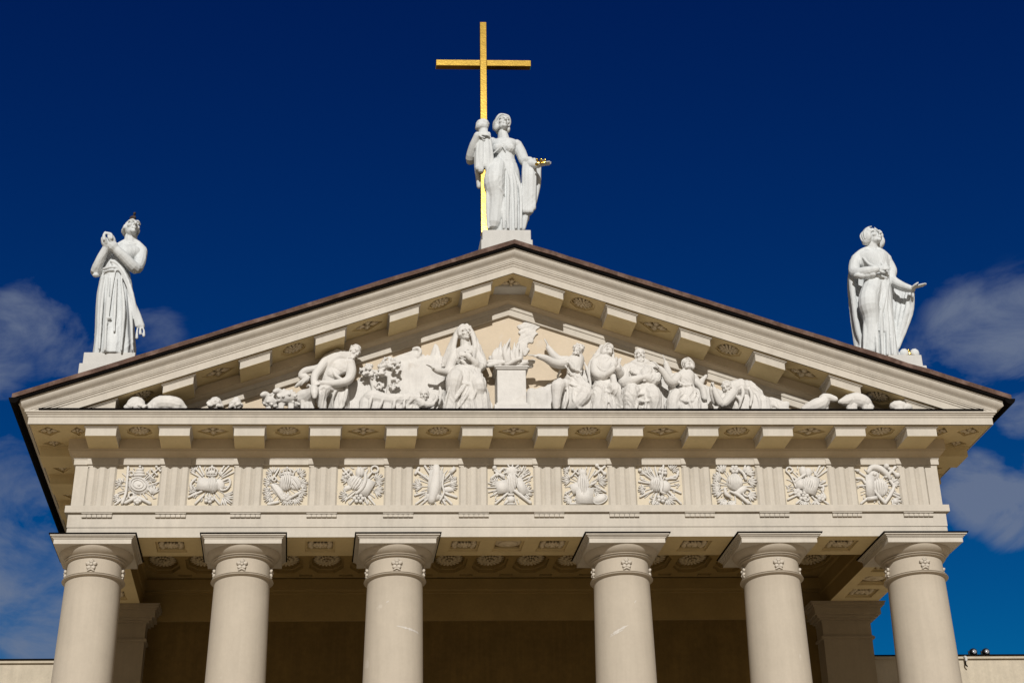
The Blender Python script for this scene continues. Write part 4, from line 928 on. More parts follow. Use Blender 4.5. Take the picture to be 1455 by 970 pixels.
statue(s, 'cloaked_statue', (at(1250, 503, YS)[0], YS, zR), 'white stone statue of a cloaked figure, one hand on chest and other arm held out')
# rounded knobs with gilt at its feet
J = Jf(YP + .35); s = Sculpt(); zk = zR
t = thing('crown_ornament', J(1291, 502), 'two white rounded knobs with gilding between them by the cloaked statue', 'ornament'); k = WO[t].copy(); t.location[2] = zk; WO[t][2] = zk
for px in (1283.7, 1298.3):
    c = at(px, 496.5, YP + .35); s = Sculpt(); s.ell((c[0], c[1], zk + .2), (.165, .165, .20)); s.build('knob', M['statue'], t, voxel=0)
s = Sculpt(); c = at(1291, 502, YP + .35)
s.tube([(c[0] - .22, c[1] - .1, zk + .06), (c[0], c[1] - .17, zk + .05), (c[0] + .22, c[1] - .1, zk + .06)], .05, n=8); s.tube([(c[0] + .03, c[1] - .05, zk + .05), (c[0] - .02, c[1] - .05, zk + .3)], .06, n=8); s.ell((c[0] - .02, c[1] - .04, zk + .3), .07)
s.build('gilt_band', M['gold'], t, voxel=0)
s = Sculpt(); c = at(1277.5, 498, YP + .4); s.ell((c[0], c[1], zk + .14), (.07, .1, .16)); s.build('cushion_tip', M['statue'], t, voxel=0)
# ------------------------------------------------------------------ figures of the tympanum (carved almost in the round, standing on the cornice ledge)
YT = -1.25; ZT = 22.674
def relief(s, name, label, cat, org, voxel=.017, it=1, group='carved group in the gable', rough=0):
    """org = pixel of its middle"""
    o = at(*org, YT); return tag(s.build(name, M['plaster'], None, (o[0], YT, ZT), voxel=voxel, it=it, rough=rough, crease=.05 if cat == 'relief figure' else .012 if cat == 'relief animal' else 0), label, cat, group)
def down(s, J, px, d, r, py=566):
    """solid mass from a point down to the ledge"""
    p = J(px, py, d); s.tube([p, (p[0], p[1], ZT + r * .8)], [r, r * 1.1], n=12)
J = Jf(YT)
# shepherd bending over a goat
s = Sculpt()
s.tube([J(472, 552, .05), J(466, 536, .0), J(468, 519, -.05), J(482, 509, -.1), J(494, 509, -.12)], [.34, .36, .38, .33, .22], n=16)
s.keep += [(J(483, 522, -.2), .5), (J(472, 520, -.2), .45)]; s.ell(J(483, 521, -.28), (.34, .18, .3), euler(0, 0, 25)); s.ell(J(474, 530, -.3), (.26, .14, .2)); s.tube([J(494, 508, -.15), J(500, 503, -.22)], [.17, .14])
head(s, J(503.5, 500.5, -.26), .50, euler(48, -28, 20), 'curly', True, 11)
arm(s, [J(465, 511, -.2), J(456, 522, -.4), J(447.5, 534, -.5), J(446, 546, -.62)], (.17, .16, .14, .1), bare=True); hand(s, J(446, 545, -.62), (0, -.2, -1), (0, -1, .2), .36, .3)
arm(s, [J(497, 516, -.25), J(499, 529, -.4), J(493, 541, -.5), J(473, 545, -.62), J(458, 544, -.68)], (.18, .17, .155, .13, .1), bare=True); hand(s, J(459, 544, -.68), (-1, -.1, -.1), (0, -1, .2), .36, .3)
s.tube([J(474, 556, -.2), J(462, 553, -.5), J(456, 566, -.5), J(459, 582, -.45)], [.27, .25, .18, .12], n=12); s.tube([J(480, 556, -.1), J(486, 566, -.2), J(478, 584, -.2)], [.26, .22, .16], n=12)
robe(s, J, [(544, 464, 492, .3, .05, 0), (556, 462, 496, .4, .1, 0), (575, 464, 496, .42, .1, 0)], 3, ZT)
s.tube([J(468, 520, .1), J(448, 524, -.05), J(434, 527, .0), J(428, 534, .05), J(437, 537, -.02), J(428, 544, .0), J(422, 549, .05)], [.2, .14, .13, .12, .11, .1, .07], n=10)
folds(s, J, [((486, 548, -.32), (474, 560, -.5), (472, 580, -.45)), ((492, 545, -.3), (492, 560, -.4), (486, 580, -.4)), ((470, 522, -.35), (478, 534, -.44), (488, 540, -.4)), ((466, 516, .1), (456, 532, .05), (462, 548, .0))], .065)
relief(s, 'shepherd_figure', 'white carved bare chested man bending down over a goat', 'relief figure', (472, 575))
# goat between his hands
s = Sculpt(); s.tube([J(430, 566, -.2), J(440, 562, -.4), J(446, 556, -.62)], [.3, .26, .2], n=12); s.tube([J(446, 552, -.66), J(447, 559, -.78), J(447, 564, -.82)], [.15, .13, .08]); s.tube([J(443, 551, -.66), J(439, 547, -.6), J(436, 549, -.5)], [.05, .045, .03]); s.tube([J(449, 551, -.66), J(452, 547, -.6), J(455, 549, -.5)], [.05, .045, .03])
for px in (430, 437, 444): s.tube([J(px, 570, -.4), J(px, 582, -.42), (J(px, 582, -.42)[0], YT - .42, ZT)], [.09, .07, .06], n=8)
relief(s, 'goat', 'small carved goat held by the bending man', 'relief animal', (440, 570))
# his flock
for i, (px, py, fl, lb) in enumerate(((389, 569, -1, 'carved sheep at the outer end of the flock'), (407, 564, -1, 'carved sheep with raised head in the middle of the flock'), (421, 571, 1, 'carved sheep beside the bending man'))):
    s = Sculpt(); g = np.random.RandomState(i); y = -.15 - .2 * (i % 2)
    s.ell(J(px, py, y), (.36, .22, .25)); s.tube([J(px + fl * 7, py - 2, y), J(px + fl * 12, py - 8, y - .1), J(px + fl * 16, py - 8, y - .2)], [.16, .13, .09])
    for k in range(40): d = g.randn(3); d /= np.linalg.norm(d); s.ell(J(px, py, y) + d * (.35, .22, .25), .06, None, 1)
    for q in (-9, -5, 5, 9): p = J(px + q, py + 6, y); s.tube([p, (p[0], p[1], ZT)], [.06, .05], n=6)
    s.ell(J(px + fl * 10, py - 10, y), (.08, .05, .05)); relief(s, 'sheep', lb, 'relief animal', (px, py))
# rocks behind
s = Sculpt(); g = np.random.RandomState(4)
for k in range(60):
    px = g.uniform(495, 628); top = np.interp(px, (495, 515, 560, 570, 600, 628), (556, 540, 528, 512, 506, 508)); py = g.uniform(top, 580)
    s.ell(J(px, py, .33), (g.uniform(.16, .42), .18, g.uniform(.12, .3)), euler(0, 0, g.uniform(-30, 30)), 2)
for px in range(498, 630, 9): down(s, J, px, .36, .25, np.interp(px, (495, 515, 560, 570, 600, 628), (560, 546, 534, 522, 516, 516)))
for k in range(5): s.tube([J(556 + k, 511 + 2.4 * k, .28), J(574 + k, 504 + 2.4 * k, .24), J(590 + k, 498 + 2.4 * k, .22)], .05, n=6)
s.tube([J(588, 495, .18), J(594, 494, .15), J(597, 500, .15), J(594, 507, .18)], .06, n=8)
for k in range(8): s.tube([J(598 + 3 * k, 508 - k % 2 * 3, .25), J(606 + 3 * k, 512 + 6 * (k % 3), .22), J(600 + 3 * k, 530 + 5 * (k % 3), .22)], .05, n=6)
s.tube([J(612, 512, .3), J(617, 500, .28), J(619, 490, .3)], [.12, .09, .05]); s.tube([J(621, 512, .3), J(623, 502, .28), J(622, 492, .3)], [.1, .08, .04])
relief(s, 'carved_rocks', 'low white carved rocks behind the trees', 'relief rocks', (560, 570), voxel=.03, it=1, rough=.012)
s = Sculpt(); g = np.random.RandomState(14)
for k in range(80):
    px = g.uniform(752, 1108); top = np.interp(px, (752, 790, 830, 900, 960, 1010, 1060, 1108), (552, 546, 530, 520, 528, 548, 562, 578)); py = g.uniform(top, 582)
    s.ell(J(px, py, .37), (g.uniform(.2, .5), .13, g.uniform(.12, .28)), euler(0, 0, g.uniform(-30, 30)), 2)
for px in range(756, 1100, 9): down(s, J, px, .38, .2, np.interp(px, (752, 790, 830, 900, 960, 1010, 1060, 1108), (560, 556, 540, 532, 540, 558, 570, 580)))
relief(s, 'carved_rocks', 'white carved rocky ground behind the kneeling and seated people', 'relief rocks', (930, 575), voxel=.03, it=1, rough=.014)
# trees
def tree(name, trunk, clumps, label, seed, R):
    s = Sculpt(); g = np.random.RandomState(seed); s.tube([J(*p) for p in trunk] , [.14, .09, .07], n=8)
    for (px, py, r, n) in clumps:
        s.tube([J(*trunk[-1]), J(px, py + 2, trunk[-1][2])], [.06, .04], n=6)
        for k in range(n):
            a = g.uniform(0, 2 * PI); q = math.sqrt(g.uniform(.1, 1)); p = J(px + r * q * math.cos(a), py + r * .75 * q * math.sin(a), trunk[-1][2] - g.uniform(-.05, .2))
            s.ell(p, (.075, .05, .05), euler(g.uniform(-60, 60), 0, g.uniform(-90, 90)), 1)
    relief(s, name, label, 'relief tree', trunk[0][:2], voxel=.018, it=1)
tree('carved_tree', [(533, 574, .0), (531, 552, -.05), (527, 535, -.1)], [(519, 527, 8, 40), (531, 532, 7, 30), (524, 521, 5, 20), (539, 548, 6, 20)], 'short carved tree right of the bending man', 1, 1)
tree('carved_tree', [(552, 574, -.1), (553, 550, -.2), (553, 534, -.25)], [(546, 522, 9, 50), (560, 518, 9, 50), (552, 513, 8, 45), (542, 530, 5, 20), (562, 540, 5, 22), (557, 549, 5, 18)], 'taller bushy carved tree with leaf clumps', 2, 1)
# reclining creature
s = Sculpt(); s.tube([J(518, 571, -.1), J(530, 566, -.2), J(552, 569, -.25), J(578, 568, -.28), J(596, 568, -.3)], [.2, .30, .24, .26, .2], n=14)
head(s, J(602.5, 562, -.42), .42, euler(-10, -10), 'veil', seed=3)
s.tube([J(596, 572, -.4), J(608, 576, -.7), J(616, 572, -.75), J(622, 562, -.5)], [.14, .12, .1, .06]); s.tube([J(620, 575, -.3), J(626, 560, -.3), J(625, 550, -.25)], [.12, .08, .04])
for px in (520, 535, 550, 565, 580, 595, 610): down(s, J, px, -.2, .24, 574)
folds(s, J, [((530, 560, -.42), (526, 570, -.5), (524, 582, -.5)), ((545, 566, -.45), (540, 576, -.52), (536, 584, -.5)), ((560, 566, -.45), (560, 576, -.54), (556, 584, -.5)), ((576, 564, -.5), (574, 574, -.58), (572, 584, -.5))], .065)
relief(s, 'reclining_figure', 'carved figure lying low beneath the trees', 'relief figure', (570, 574))
# veiled woman
s = Sculpt()
robe(s, J, [(494, 652, 672, .24, 0, -.05), (499, 645, 680, .3, .0, -.05), (508, 646, 679, .36, .02, -.05), (518, 650, 678, .33, .03, -.05), (527, 644, 684, .45, .06, -.1), (540, 640, 690, .66, .1, -.2), (560, 634, 696, .72, .13, -.2), (578, 630, 700, .74, .13, -.2)], 6, ZT, folds=((7, .4), (12, .33), (19, .22)))
s.tube([J(662, 494, -.05), J(661, 484, -.1)], [.2, .17]); head(s, J(660, 474.5, -.18), .56, euler(20, 6, -6), 'veil', seed=1)
for q, ax in ((-1, 645), (1, 680)):
    for k in range(5):
        u = k / 4; s.tube([J(660 + q * (3 + 4 * u), 463 + 2 * u, -.1 + .15 * u), J(660 + q * (11 + 3 * u), 474 + u * 4, -.05 + .1 * u), J(660 + q * (16 + 7 * u), 495 + 4 * u, -.1 + .15 * u), J(660 + q * (18 + 14 * u), 518 + 2 * u, -.12 + .2 * u)], [.09, .09, .1, .07], n=8)
arm(s, [J(647, 502, -.05), J(641, 516, -.1), J(636, 528, -.25), J(624, 527, -.5), J(617, 524, -.6)], (.17, .17, .15, .12, .09), bare=True); hand(s, J(618, 524.5, -.58), (-.8, -.4, .35), (.2, -.4, 1), .38, .1, -1, .14)
arm(s, [J(677, 502, -.05), J(685, 516, -.15), J(682, 522, -.4), J(672, 512, -.6), J(664, 504, -.6)], (.17, .18, .16, .12, .09)); hand(s, J(666, 505, -.6), (-1, -.1, .25), (.1, -1, 0), .38, .15)
hand(s, J(671, 500, -.5), (-1, -.1, -.1), (.1, -1, 0), .34, .15)
s.tube([J(654, 530, -.2), J(646, 540, -.75), J(643, 560, -.75), J(640, 582, -.7)], [.32, .30, .22, .2], n=14); s.tube([J(668, 530, -.2), J(679, 546, -.75), J(680, 562, -.7), J(682, 582, -.65)], [.32, .30, .22, .2], n=14)
folds(s, J, [((650, 526, -.5), (662, 534, -.75), (678, 532, -.6)), ((646, 532, -.7), (660, 545, -.85), (676, 544, -.85)), ((668, 534, -.72), (655, 556, -.9), (634, 584, -.8)), ((674, 536, -.78), (664, 560, -.9), (648, 584, -.85)), ((680, 545, -.95), (672, 565, -.9), (662, 584, -.85)), ((686, 548, -.8), (690, 565, -.8), (692, 584, -.75)), ((642, 540, -.95), (636, 560, -.9), (630, 582, -.8)), ((652, 508, -.4), (660, 516, -.5), (668, 520, -.45))], .07)
relief(s, 'veiled_woman_figure', 'large seated woman carved in white, long veil over her head, left of the altar', 'relief figure', (662, 575))
# altar with fire
a = at(704.7, 521, YT - .3); b = at(748.7, 521, YT - .3); zt = a[2]
t = thing('altar', ((a[0] + b[0]) / 2, YT - .3, ZT), 'plain white carved altar block with burning logs below the gable peak', 'altar', 'carved group in the gable')
bm = bmesh.new(); box(bm, a[0] + .04, b[0] - .04, YT - .3, -.79, 23.3, zt - .10); box(bm, a[0] - .02, b[0] + .02, YT - .36, -.79, zt - .098, zt - .05); box(bm, a[0] - .06, b[0] + .06, YT - .40, -.79, zt - .048, zt); box(bm, a[0] + .0, b[0] + .0, YT - .34, -.79, 23.2, 23.298); box(bm, a[0] - .08, b[0] + .08, YT - .44, -.79, ZT, 23.198)
bmesh.ops.bevel(bm, geom=list(bm.edges), offset=.01, segments=1, affect='EDGES'); fin('altar_block', bm, M['plaster'], t)
s = Sculpt(); g = np.random.RandomState(2)
for k in range(11): x = a[0] - .12 + (b[0] - a[0] + .24) * g.rand(); y = YT - .1 - .25 * g.rand(); s.tube([(x - .3 + .2 * g.rand(), y, zt + .05 + .22 * g.rand()), (x + .15 + .2 * g.rand(), y - .1, zt + .05 + .22 * g.rand())], [.085, .075], n=8)
s.tube([J(697, 508, .1), J(703, 514, -.1), J(710, 519, -.3)], .08, n=8); s.box(((a[0] + b[0]) / 2, YT, zt + .03), (.55, .3, .05)); s.build('logs', M['plaster'], t, voxel=.02, it=1)
s = Sculpt()
for k in range(30):
    px = g.uniform(703, 742); h = g.uniform(16, 40) * (1 - abs(px - 722) / 42); y = g.uniform(-.35, .15)
    s.tube([J(px, 514, y), J(px + g.uniform(-3, 3), 514 - h * .5, y - .05), J(px + g.uniform(-1, 4), 514 - h, y)], [.10, .085, .02], n=7)
s.ell(J(722, 511, -.05), (.42, .22, .24)); s.build('flames', M['plaster'], t, voxel=.02, it=1)
s = Sculpt()
for k in range(90):
    u = k / 89; q = 24 if k % 3 else 8
    s.ell(J(741 + q * u + g.uniform(-11, 11) * (.35 + .65 * u), 500 - 50 * u + g.uniform(-8, 8), .42), (g.uniform(.05, .17), .05, g.uniform(.04, .10)), euler(0, 0, g.uniform(-70, -10)), 2)
s.build('smoke', M['plaster'], t, voxel=.025, it=1, rough=.01)
# kneeling bearded man with raised arms
s = Sculpt()
robe(s, J, [(505, 812, 828, .2, 0, 0), (511, 803, 830, .28, .0, 0), (520, 804, 829, .32, .02, 0), (532, 804, 827, .3, .03, 0), (542, 800, 832, .4, .07, -.05), (556, 800, 842, .5, .1, -.1), (575, 796, 846, .54, .11, -.1)], 9, ZT, folds=((7, .4), (12, .3), (19, .2)))
s.tube([J(819, 508, -.05), J(821, 501, -.1)], [.19, .15]); head(s, J(821.5, 496.5, -.15), .48, euler(-38, 16, -6), 'curly', True, 4)
arm(s, [J(806, 514, -.1), J(797, 517, -.25), J(786, 515, -.4), J(775, 509, -.55), J(765, 506, -.6)], (.18, .17, .15, .12, .09), bare=True); hand(s, J(766, 506.3, -.6), (-1, -.1, .15), (.1, -.5, 1), .42, .1, -1, .14)
arm(s, [J(806, 512, .1), J(794, 511, .1), J(786, 504, .05), J(779, 494, .0)], (.16, .15, .13, .09), bare=True); hand(s, J(780, 495, .0), (-.35, -.1, 1), (.9, -.5, .2), .42, .1, 1, .14)
s.tube([J(803, 550, -.2), J(793, 548, -.5), J(791, 564, -.5), J(790, 584, -.45)], [.26, .24, .17, .13], n=12); s.tube([J(818, 552, -.2), J(832, 558, -.5), J(822, 572, -.55), J(812, 580, -.4)], [.28, .26, .22, .18], n=12)
folds(s, J, [((808, 514, -.32), (816, 524, -.4), (826, 528, -.35)), ((804, 520, -.3), (812, 532, -.4), (824, 536, -.38)), ((803, 540, -.35), (818, 548, -.55), (836, 546, -.45)), ((806, 548, -.45), (806, 566, -.6), (800, 584, -.55)), ((826, 540, -.4), (838, 550, -.5), (844, 580, -.5)), ((814, 556, -.58), (816, 570, -.66), (826, 584, -.6)), ((796, 526, .1), (792, 535, .1), (797, 542, .05)), ((830, 514, .1), (836, 530, .1), (840, 550, .05))], .065)
relief(s, 'kneeling_man_figure', 'bearded carved man reaching both arms up towards the altar fire', 'relief figure', (815, 575))
# woman with clasped hands
s = Sculpt()
robe(s, J, [(505, 850, 870, .2, 0, 0), (512, 841, 873, .28, .0, 0), (524, 842, 874, .36, .02, 0), (536, 844, 872, .34, .03, 0), (548, 842, 880, .44, .07, -.05), (562, 840, 884, .52, .11, -.1), (578, 838, 886, .54, .12, -.1)], 12, ZT, folds=((7, .4), (12, .3), (19, .2)))
s.tube([J(859, 510, -.05), J(862, 502, -.1)], [.19, .15]); head(s, J(863.5, 498, -.15), .48, euler(28, 14, 8), 'wavy', seed=4)
for k in range(3): s.tube([J(858 - 2 * k, 492 + k, .08), J(853 - 3 * k, 505, .08), J(845 - 3 * k, 518, .1), J(840 - k, 540, .1)], [.1, .1, .1, .08], n=8)
s.tube([J(868, 492, .0), J(871, 505, -.1), J(870, 514, -.15)], [.07, .06, .05], n=8)
arm(s, [J(845, 514, -.1), J(846, 529, -.25), J(856, 534, -.45), J(868, 527, -.62), J(875, 519, -.66)], (.15, .15, .135, .11, .08)); arm(s, [J(871, 514, -.1), J(880, 527, -.25), J(881, 532, -.4), J(878, 523, -.65)], (.16, .16, .14, .1), bare=True)
hand(s, J(875, 521, -.72), (.25, -.2, 1), (.8, -.6, .2), .40, .3, 1, .06); hand(s, J(878.5, 522, -.66), (.1, -.2, 1), (-.8, -.6, .2), .40, .3, -1, .06); s.tube([J(871, 534, -.5), J(872, 545, -.6), J(870, 548, -.6)], [.1, .12, .08])
s.tube([J(868, 552, -.2), J(873, 553, -.55), J(879, 566, -.5), J(884, 584, -.4)], [.26, .24, .17, .12], n=12); s.tube([J(855, 552, -.2), J(850, 556, -.5), J(850, 584, -.5)], [.28, .25, .2], n=12)
folds(s, J, [((846, 542, -.36), (860, 546, -.52), (876, 544, -.45)), ((850, 548, -.5), (862, 556, -.6), (872, 556, -.65)), ((846, 556, -.6), (846, 570, -.6), (843, 584, -.6)), ((860, 552, -.55), (862, 570, -.65), (860, 584, -.6)), ((868, 560, -.6), (868, 572, -.62), (872, 584, -.55)), ((848, 518, -.3), (856, 526, -.42), (864, 526, -.44))], .065)
relief(s, 'praying_woman_figure', 'carved woman with hands pressed together under her chin, among the group right of the altar', 'relief figure', (860, 575))
# seated bearded man with folded arms
s = Sculpt()
robe(s, J, [(512, 900, 920, .2, 0, 0), (518, 891, 928, .28, .0, 0), (530, 890, 930, .38, .03, 0), (542, 890, 930, .4, .06, -.05), (554, 888, 936, .5, .1, -.1), (568, 884, 940, .58, .12, -.12), (580, 882, 942, .6, .12, -.12)], 15, ZT, folds=((8, .4), (13, .3), (19, .2)))
s.tube([J(909, 516, -.05), J(909, 510, -.1)], [.19, .15]); head(s, J(909.3, 505.5, -.15), .48, euler(-4, 0, 0), 'curly', True, 8)
arm(s, [J(893, 521, -.1), J(887, 533, -.2), J(888, 544, -.35), J(898, 541, -.55), J(910, 537, -.66)], (.18, .2, .2, .17, .11)); hand(s, J(909, 537, -.66), (1, -.1, .2), (.1, -1, 0), .36, .2)
arm(s, [J(926, 521, -.1), J(932, 531, -.2), J(929, 540, -.42), J(917, 536, -.6)], (.2, .24, .22, .14)); hand(s, J(917, 536, -.6), (-1, -.1, .15), (.1, -1, 0), .36, .2, -1)
s.ell(J(920, 530, -.35), (.3, .22, .26)); s.tube([J(900, 556, -.2), J(896, 560, -.65), J(894, 584, -.6)], [.3, .28, .2], n=12); s.tube([J(920, 556, -.2), J(928, 562, -.6), J(930, 584, -.55)], [.3, .28, .2], n=12)
folds(s, J, [((892, 546, -.42), (908, 553, -.58), (930, 548, -.48)), ((890, 552, -.5), (908, 560, -.7), (932, 556, -.55)), ((896, 560, -.7), (912, 570, -.76), (930, 568, -.7)), ((902, 562, -.78), (906, 575, -.76), (902, 586, -.7)), ((916, 560, -.68), (918, 575, -.72), (914, 586, -.7)), ((886, 548, -.3), (884, 566, -.5), (882, 584, -.5)), ((934, 548, -.3), (940, 566, -.45), (942, 584, -.45)), ((894, 524, -.32), (902, 530, -.45), (908, 532, -.44))], .065)
relief(s, 'seated_man_figure', 'heavily draped bearded carved man with folded arms and a gathered cloak', 'relief figure', (910, 575))
# woman raising her arms
s = Sculpt()
robe(s, J, [(527, 966, 982, .2, 0, 0), (533, 960, 987, .27, .0, 0), (543, 961, 987, .33, .02, 0), (552, 962, 987, .32, .04, 0), (560, 958, 992, .42, .09, -.05), (570, 952, 996, .5, .11, -.1), (580, 950, 998, .52, .12, -.1)], 18, ZT, folds=((7, .4), (12, .3), (19, .2)))
s.tube([J(974, 531, -.05), J(976, 524, -.1)], [.17, .14]); head(s, J(977, 518.5, -.14), .46, euler(-34, 14, -8), 'wavy', seed=9)
arm(s, [J(963, 536, -.15), J(956, 543, -.3), J(950, 540, -.4), J(944, 530, -.5), J(938, 523, -.55)], (.17, .16, .14, .11, .085), bare=True); hand(s, J(938.5, 523.5, -.55), (-.6, -.1, .75), (.6, -.6, .5), .38, .1, -1, .14)
arm(s, [J(963, 535, .05), J(953, 536, .0), J(949, 527, -.05), J(946, 516, -.1)], (.15, .14, .12, .085), bare=True); hand(s, J(946, 517, -.1), (-.2, -.1, 1), (.9, -.5, .2), .38, .1, 1, .14)
s.tube([J(986, 535, .15), J(994, 545, .2), J(998, 540, .2), J(1003, 534, .2)], [.12, .11, .1, .06]); s.tube([J(988, 542, .15), J(998, 552, .15), J(1001, 566, .1)], [.12, .12, .1])
s.tube([J(968, 560, -.2), J(958, 566, -.5), J(956, 584, -.5)], [.26, .24, .2], n=12); s.tube([J(954, 548, -.1), J(956, 562, -.1), J(950, 580, -.1)], [.14, .16, .18], n=10)
folds(s, J, [((962, 540, -.3), (972, 547, -.38), (984, 546, -.3)), ((962, 556, -.38), (976, 560, -.5), (990, 556, -.4)), ((960, 562, -.5), (974, 570, -.62), (990, 568, -.5)), ((976, 560, -.5), (980, 572, -.6), (984, 584, -.55)), ((964, 568, -.64), (966, 576, -.64), (970, 586, -.6))], .065)
relief(s, 'arms_raised_woman_figure', 'carved woman lifting both hands, next to the crouching man', 'relief figure', (974, 578))
# crouching man
s = Sculpt(); s.tube([J(1036, 556, -.2), J(1046, 551, -.1), J(1060, 553, .0), J(1074, 564, .05), (J(1086, 574, .1)[0], YT + .1, ZT + .25)], [.2, .3, .32, .3, .26], n=14)
head(s, J(1032.5, 551, -.38), .44, euler(-30, -22, -8), 'curly', True, 21)
arm(s, [J(1042, 558, -.3), J(1034, 568, -.5), J(1026, 574, -.6), J(1019, 563, -.65), J(1015, 553, -.66)], (.17, .16, .14, .11, .085), bare=True); hand(s, J(1015, 554, -.66), (-.1, -.1, 1), (.8, -.6, .1), .34, .3, 1, .05)
arm(s, [J(1040, 554, -.1), J(1026, 566, -.3), J(1018, 572, -.4), J(1013, 562, -.5), J(1011, 553, -.58)], (.15, .14, .12, .1, .08), bare=True); hand(s, J(1011, 554, -.58), (.1, -.1, 1), (-.8, -.6, .1), .34, .3, -1, .05)
for px in (1046, 1058, 1070, 1084): down(s, J, px, -.05, .27, 572)
s.tube([(J(1084, 574, .1)[0], YT, ZT + .3), (J(1100, 574, .1)[0], YT, ZT + .22), (J(1114, 574, .1)[0], YT, ZT + .12)], [.28, .22, .12], n=10)
folds(s, J, [((1050, 542, -.2), (1056, 556, -.4), (1052, 572, -.45)), ((1060, 544, -.2), (1068, 560, -.35), (1066, 576, -.4)), ((1070, 552, -.15), (1078, 566, -.3), (1080, 580, -.3)), ((1044, 560, -.4), (1052, 570, -.45), (1048, 584, -.4)), ((1076, 560, -.1), (1092, 572, -.2), (1106, 580, -.15))], .065)
relief(s, 'crouching_man_figure', 'carved man bowed low to the ground, outermost of the people right of the altar', 'relief figure', (1045, 578))
# animals in the corners, standing nearer the front of the ledge
YT = -1.8; J = Jf(YT)
s = Sculpt(); s.tube([J(1146, 582, -.2), J(1158, 578, -.25), J(1168, 573, -.3), J(1172, 566, -.3)], [.2, .27, .25, .18], n=12); s.tube([J(1171, 566, -.32), J(1178, 565, -.4), J(1186, 567, -.45)], [.18, .15, .11], n=10)
s.tube([J(1174, 561, -.4), J(1169, 563, -.42), J(1168, 570, -.42)], [.07, .08, .04], n=6); s.tube([J(1180, 568, -.4), J(1186, 569, -.42)], [.06, .04], n=6)
for px in (1150, 1160, 1172): p = J(px, 576, -.3); s.tube([p, (p[0], p[1], ZT)], [.13, .1], n=8)
relief(s, 'reclining_dog', 'carved hound with a long snout turned to the boar', 'relief animal', (1165, 575))
s = Sculpt(); s.tube([J(1206, 569, -.2), J(1216, 569, -.22), J(1228, 573, -.2), J(1236, 578, -.15)], [.22, .27, .25, .14], n=14); s.tube([J(1208, 569, -.25), J(1201, 570, -.35), J(1195, 571, -.4)], [.21, .17, .11], n=10); s.ell(J(1203, 563.5, -.25), (.05, .05, .08))
for k in range(14): s.ell(J(1206 + 1.9 * k, 563.5 + .05 * k * k, -.2), (.06, .05, .05), None, 1)
for px, py in ((1206, 574), (1213, 576), (1229, 577), (1236, 578)): p = J(px, py, -.3); s.tube([p, (p[0], p[1], ZT)], [.12, .09], n=8)
relief(s, 'boar', 'carved bristly boar standing in the right corner of the gable', 'relief animal', (1215, 575))
s = Sculpt(); p = J(1277, 583, -.3); s.ell((p[0], p[1], ZT + .26), (.30, .2, .2)); s.ell((p[0] + .25, p[1], ZT + .2), (.22, .18, .16)); s.tube([(p[0], p[1], ZT + .2), (p[0], p[1], ZT)], .2); relief(s, 'carved_stone', 'low carved lump nearest the right tip of the gable', 'relief stone', (1277, 582))
s = Sculpt(); s.tube([J(217, 577, -.3), J(226, 574, -.32), J(240, 574, -.32), J(252, 576, -.3), J(260, 580, -.28)], [.2, .27, .28, .25, .15], n=14); s.tube([J(222, 570, -.4), J(219, 574, -.5), J(218, 580, -.5)], [.06, .07, .05]); s.ell(J(216, 580, -.4), (.14, .12, .16))
for px in (222, 236, 250): down(s, J, px, -.3, .24, 580)
relief(s, 'pig', 'smooth carved pig lying in the left corner of the gable', 'relief animal', (238, 578))
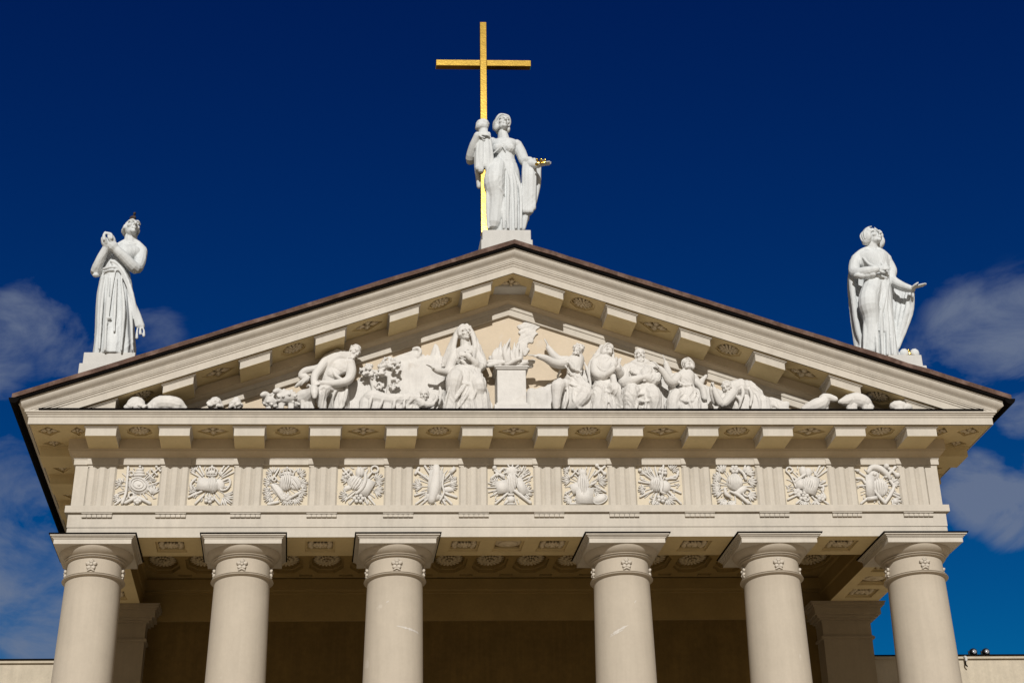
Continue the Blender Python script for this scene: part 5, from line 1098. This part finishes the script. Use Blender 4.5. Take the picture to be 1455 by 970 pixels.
def plant(px, py, n, R, label, seed):
    s = Sculpt(); g = np.random.RandomState(seed)
    for k in range(n):
        a = g.uniform(.1, PI - .1); q = g.uniform(.4, 1) * R; b = J(px, 583, -.25); e_ = J(px + q * math.cos(a), 581 - (581 - py) * g.uniform(.4, 1.05) * math.sin(a) ** .6, -.25 - .25 * g.rand()); s.tube([(b[0], b[1], ZT + .1), (b + e_) / 2 + (0, -.08, .05), e_], [.05, .04, .05], n=6); s.ell(e_, (.11, .08, .07), euler(g.uniform(-50, 50), 0, g.uniform(-80, 80)), 1)
    s.ell((J(px, 583, -.25)[0], YT - .25, ZT + .3), (R * PX * .8, .2, .3)); relief(s, 'carved_plant', label, 'relief plant', (px, 581), voxel=.018, it=1)
plant(192, 573, 26, 16, 'carved bramble tuft behind the pig at the far left of the gable', 1); plant(305, 568, 30, 12, 'carved flowering tuft between the pig and the flock, the leftmost of two', 2); plant(335, 570, 24, 9, 'carved flowering tuft nearer the flock, the rightmost of two', 3)

# ------------------------------------------------------------------ floodlights and drain spout on the right wing
for i, px in enumerate((1381.7, 1399.5)):
    b = at(px, 925, 8.25); z0 = 17.502
    t = thing('floodlight', (b[0], 8.25, z0), ('black round floodlight on the wing roof, nearer the corner column' if i == 0 else 'black round floodlight on the wing roof, farther from the corner column'), 'floodlight', 'floodlights on the wing roof')
    s = Sculpt(); c = np.array((b[0], 8.25, z0 + .19)); d = np.array((-.1, -.9, -.15)); d /= np.linalg.norm(d)
    s.tube([c - d * .14, c + d * .02, c + d * .12], [.09, .135, .14], n=16, sm=2); s.build('housing', M['lamp'], t, voxel=.012, it=1)
    s = Sculpt(); s.ell(c + d * .235, (.085, .03, .085)); s.build('lens', M['glass'], t, voxel=0)
    bm = bmesh.new(); box(bm, b[0] - .09, b[0] + .09, 8.19, 8.31, z0 - .002, z0 + .03); box(bm, b[0] - .16, b[0] - .14, 8.22, 8.28, z0 + .03, z0 + .24); box(bm, b[0] + .14, b[0] + .16, 8.22, 8.28, z0 + .03, z0 + .24); fin('bracket', bm, M['lamp'], t)
s = Sculpt(); b = at(1370.5, 934, 7.9); s.tube([(b[0], 7.98, b[2] + .05), (b[0], 7.8, b[2]), (b[0], 7.78, b[2] - .12)], .05, n=8); s.build('drain_spout', M['ped'], church, voxel=.012, it=0)
s = Sculpt(); s.tube([(b[0], 7.85, b[2] - .12), (b[0] - .03, 7.83, b[2] - .25), (b[0] + .02, 7.83, b[2] - .33)], .03, n=6); s.build('drain_hook', M['black'], church, voxel=.01, it=0)
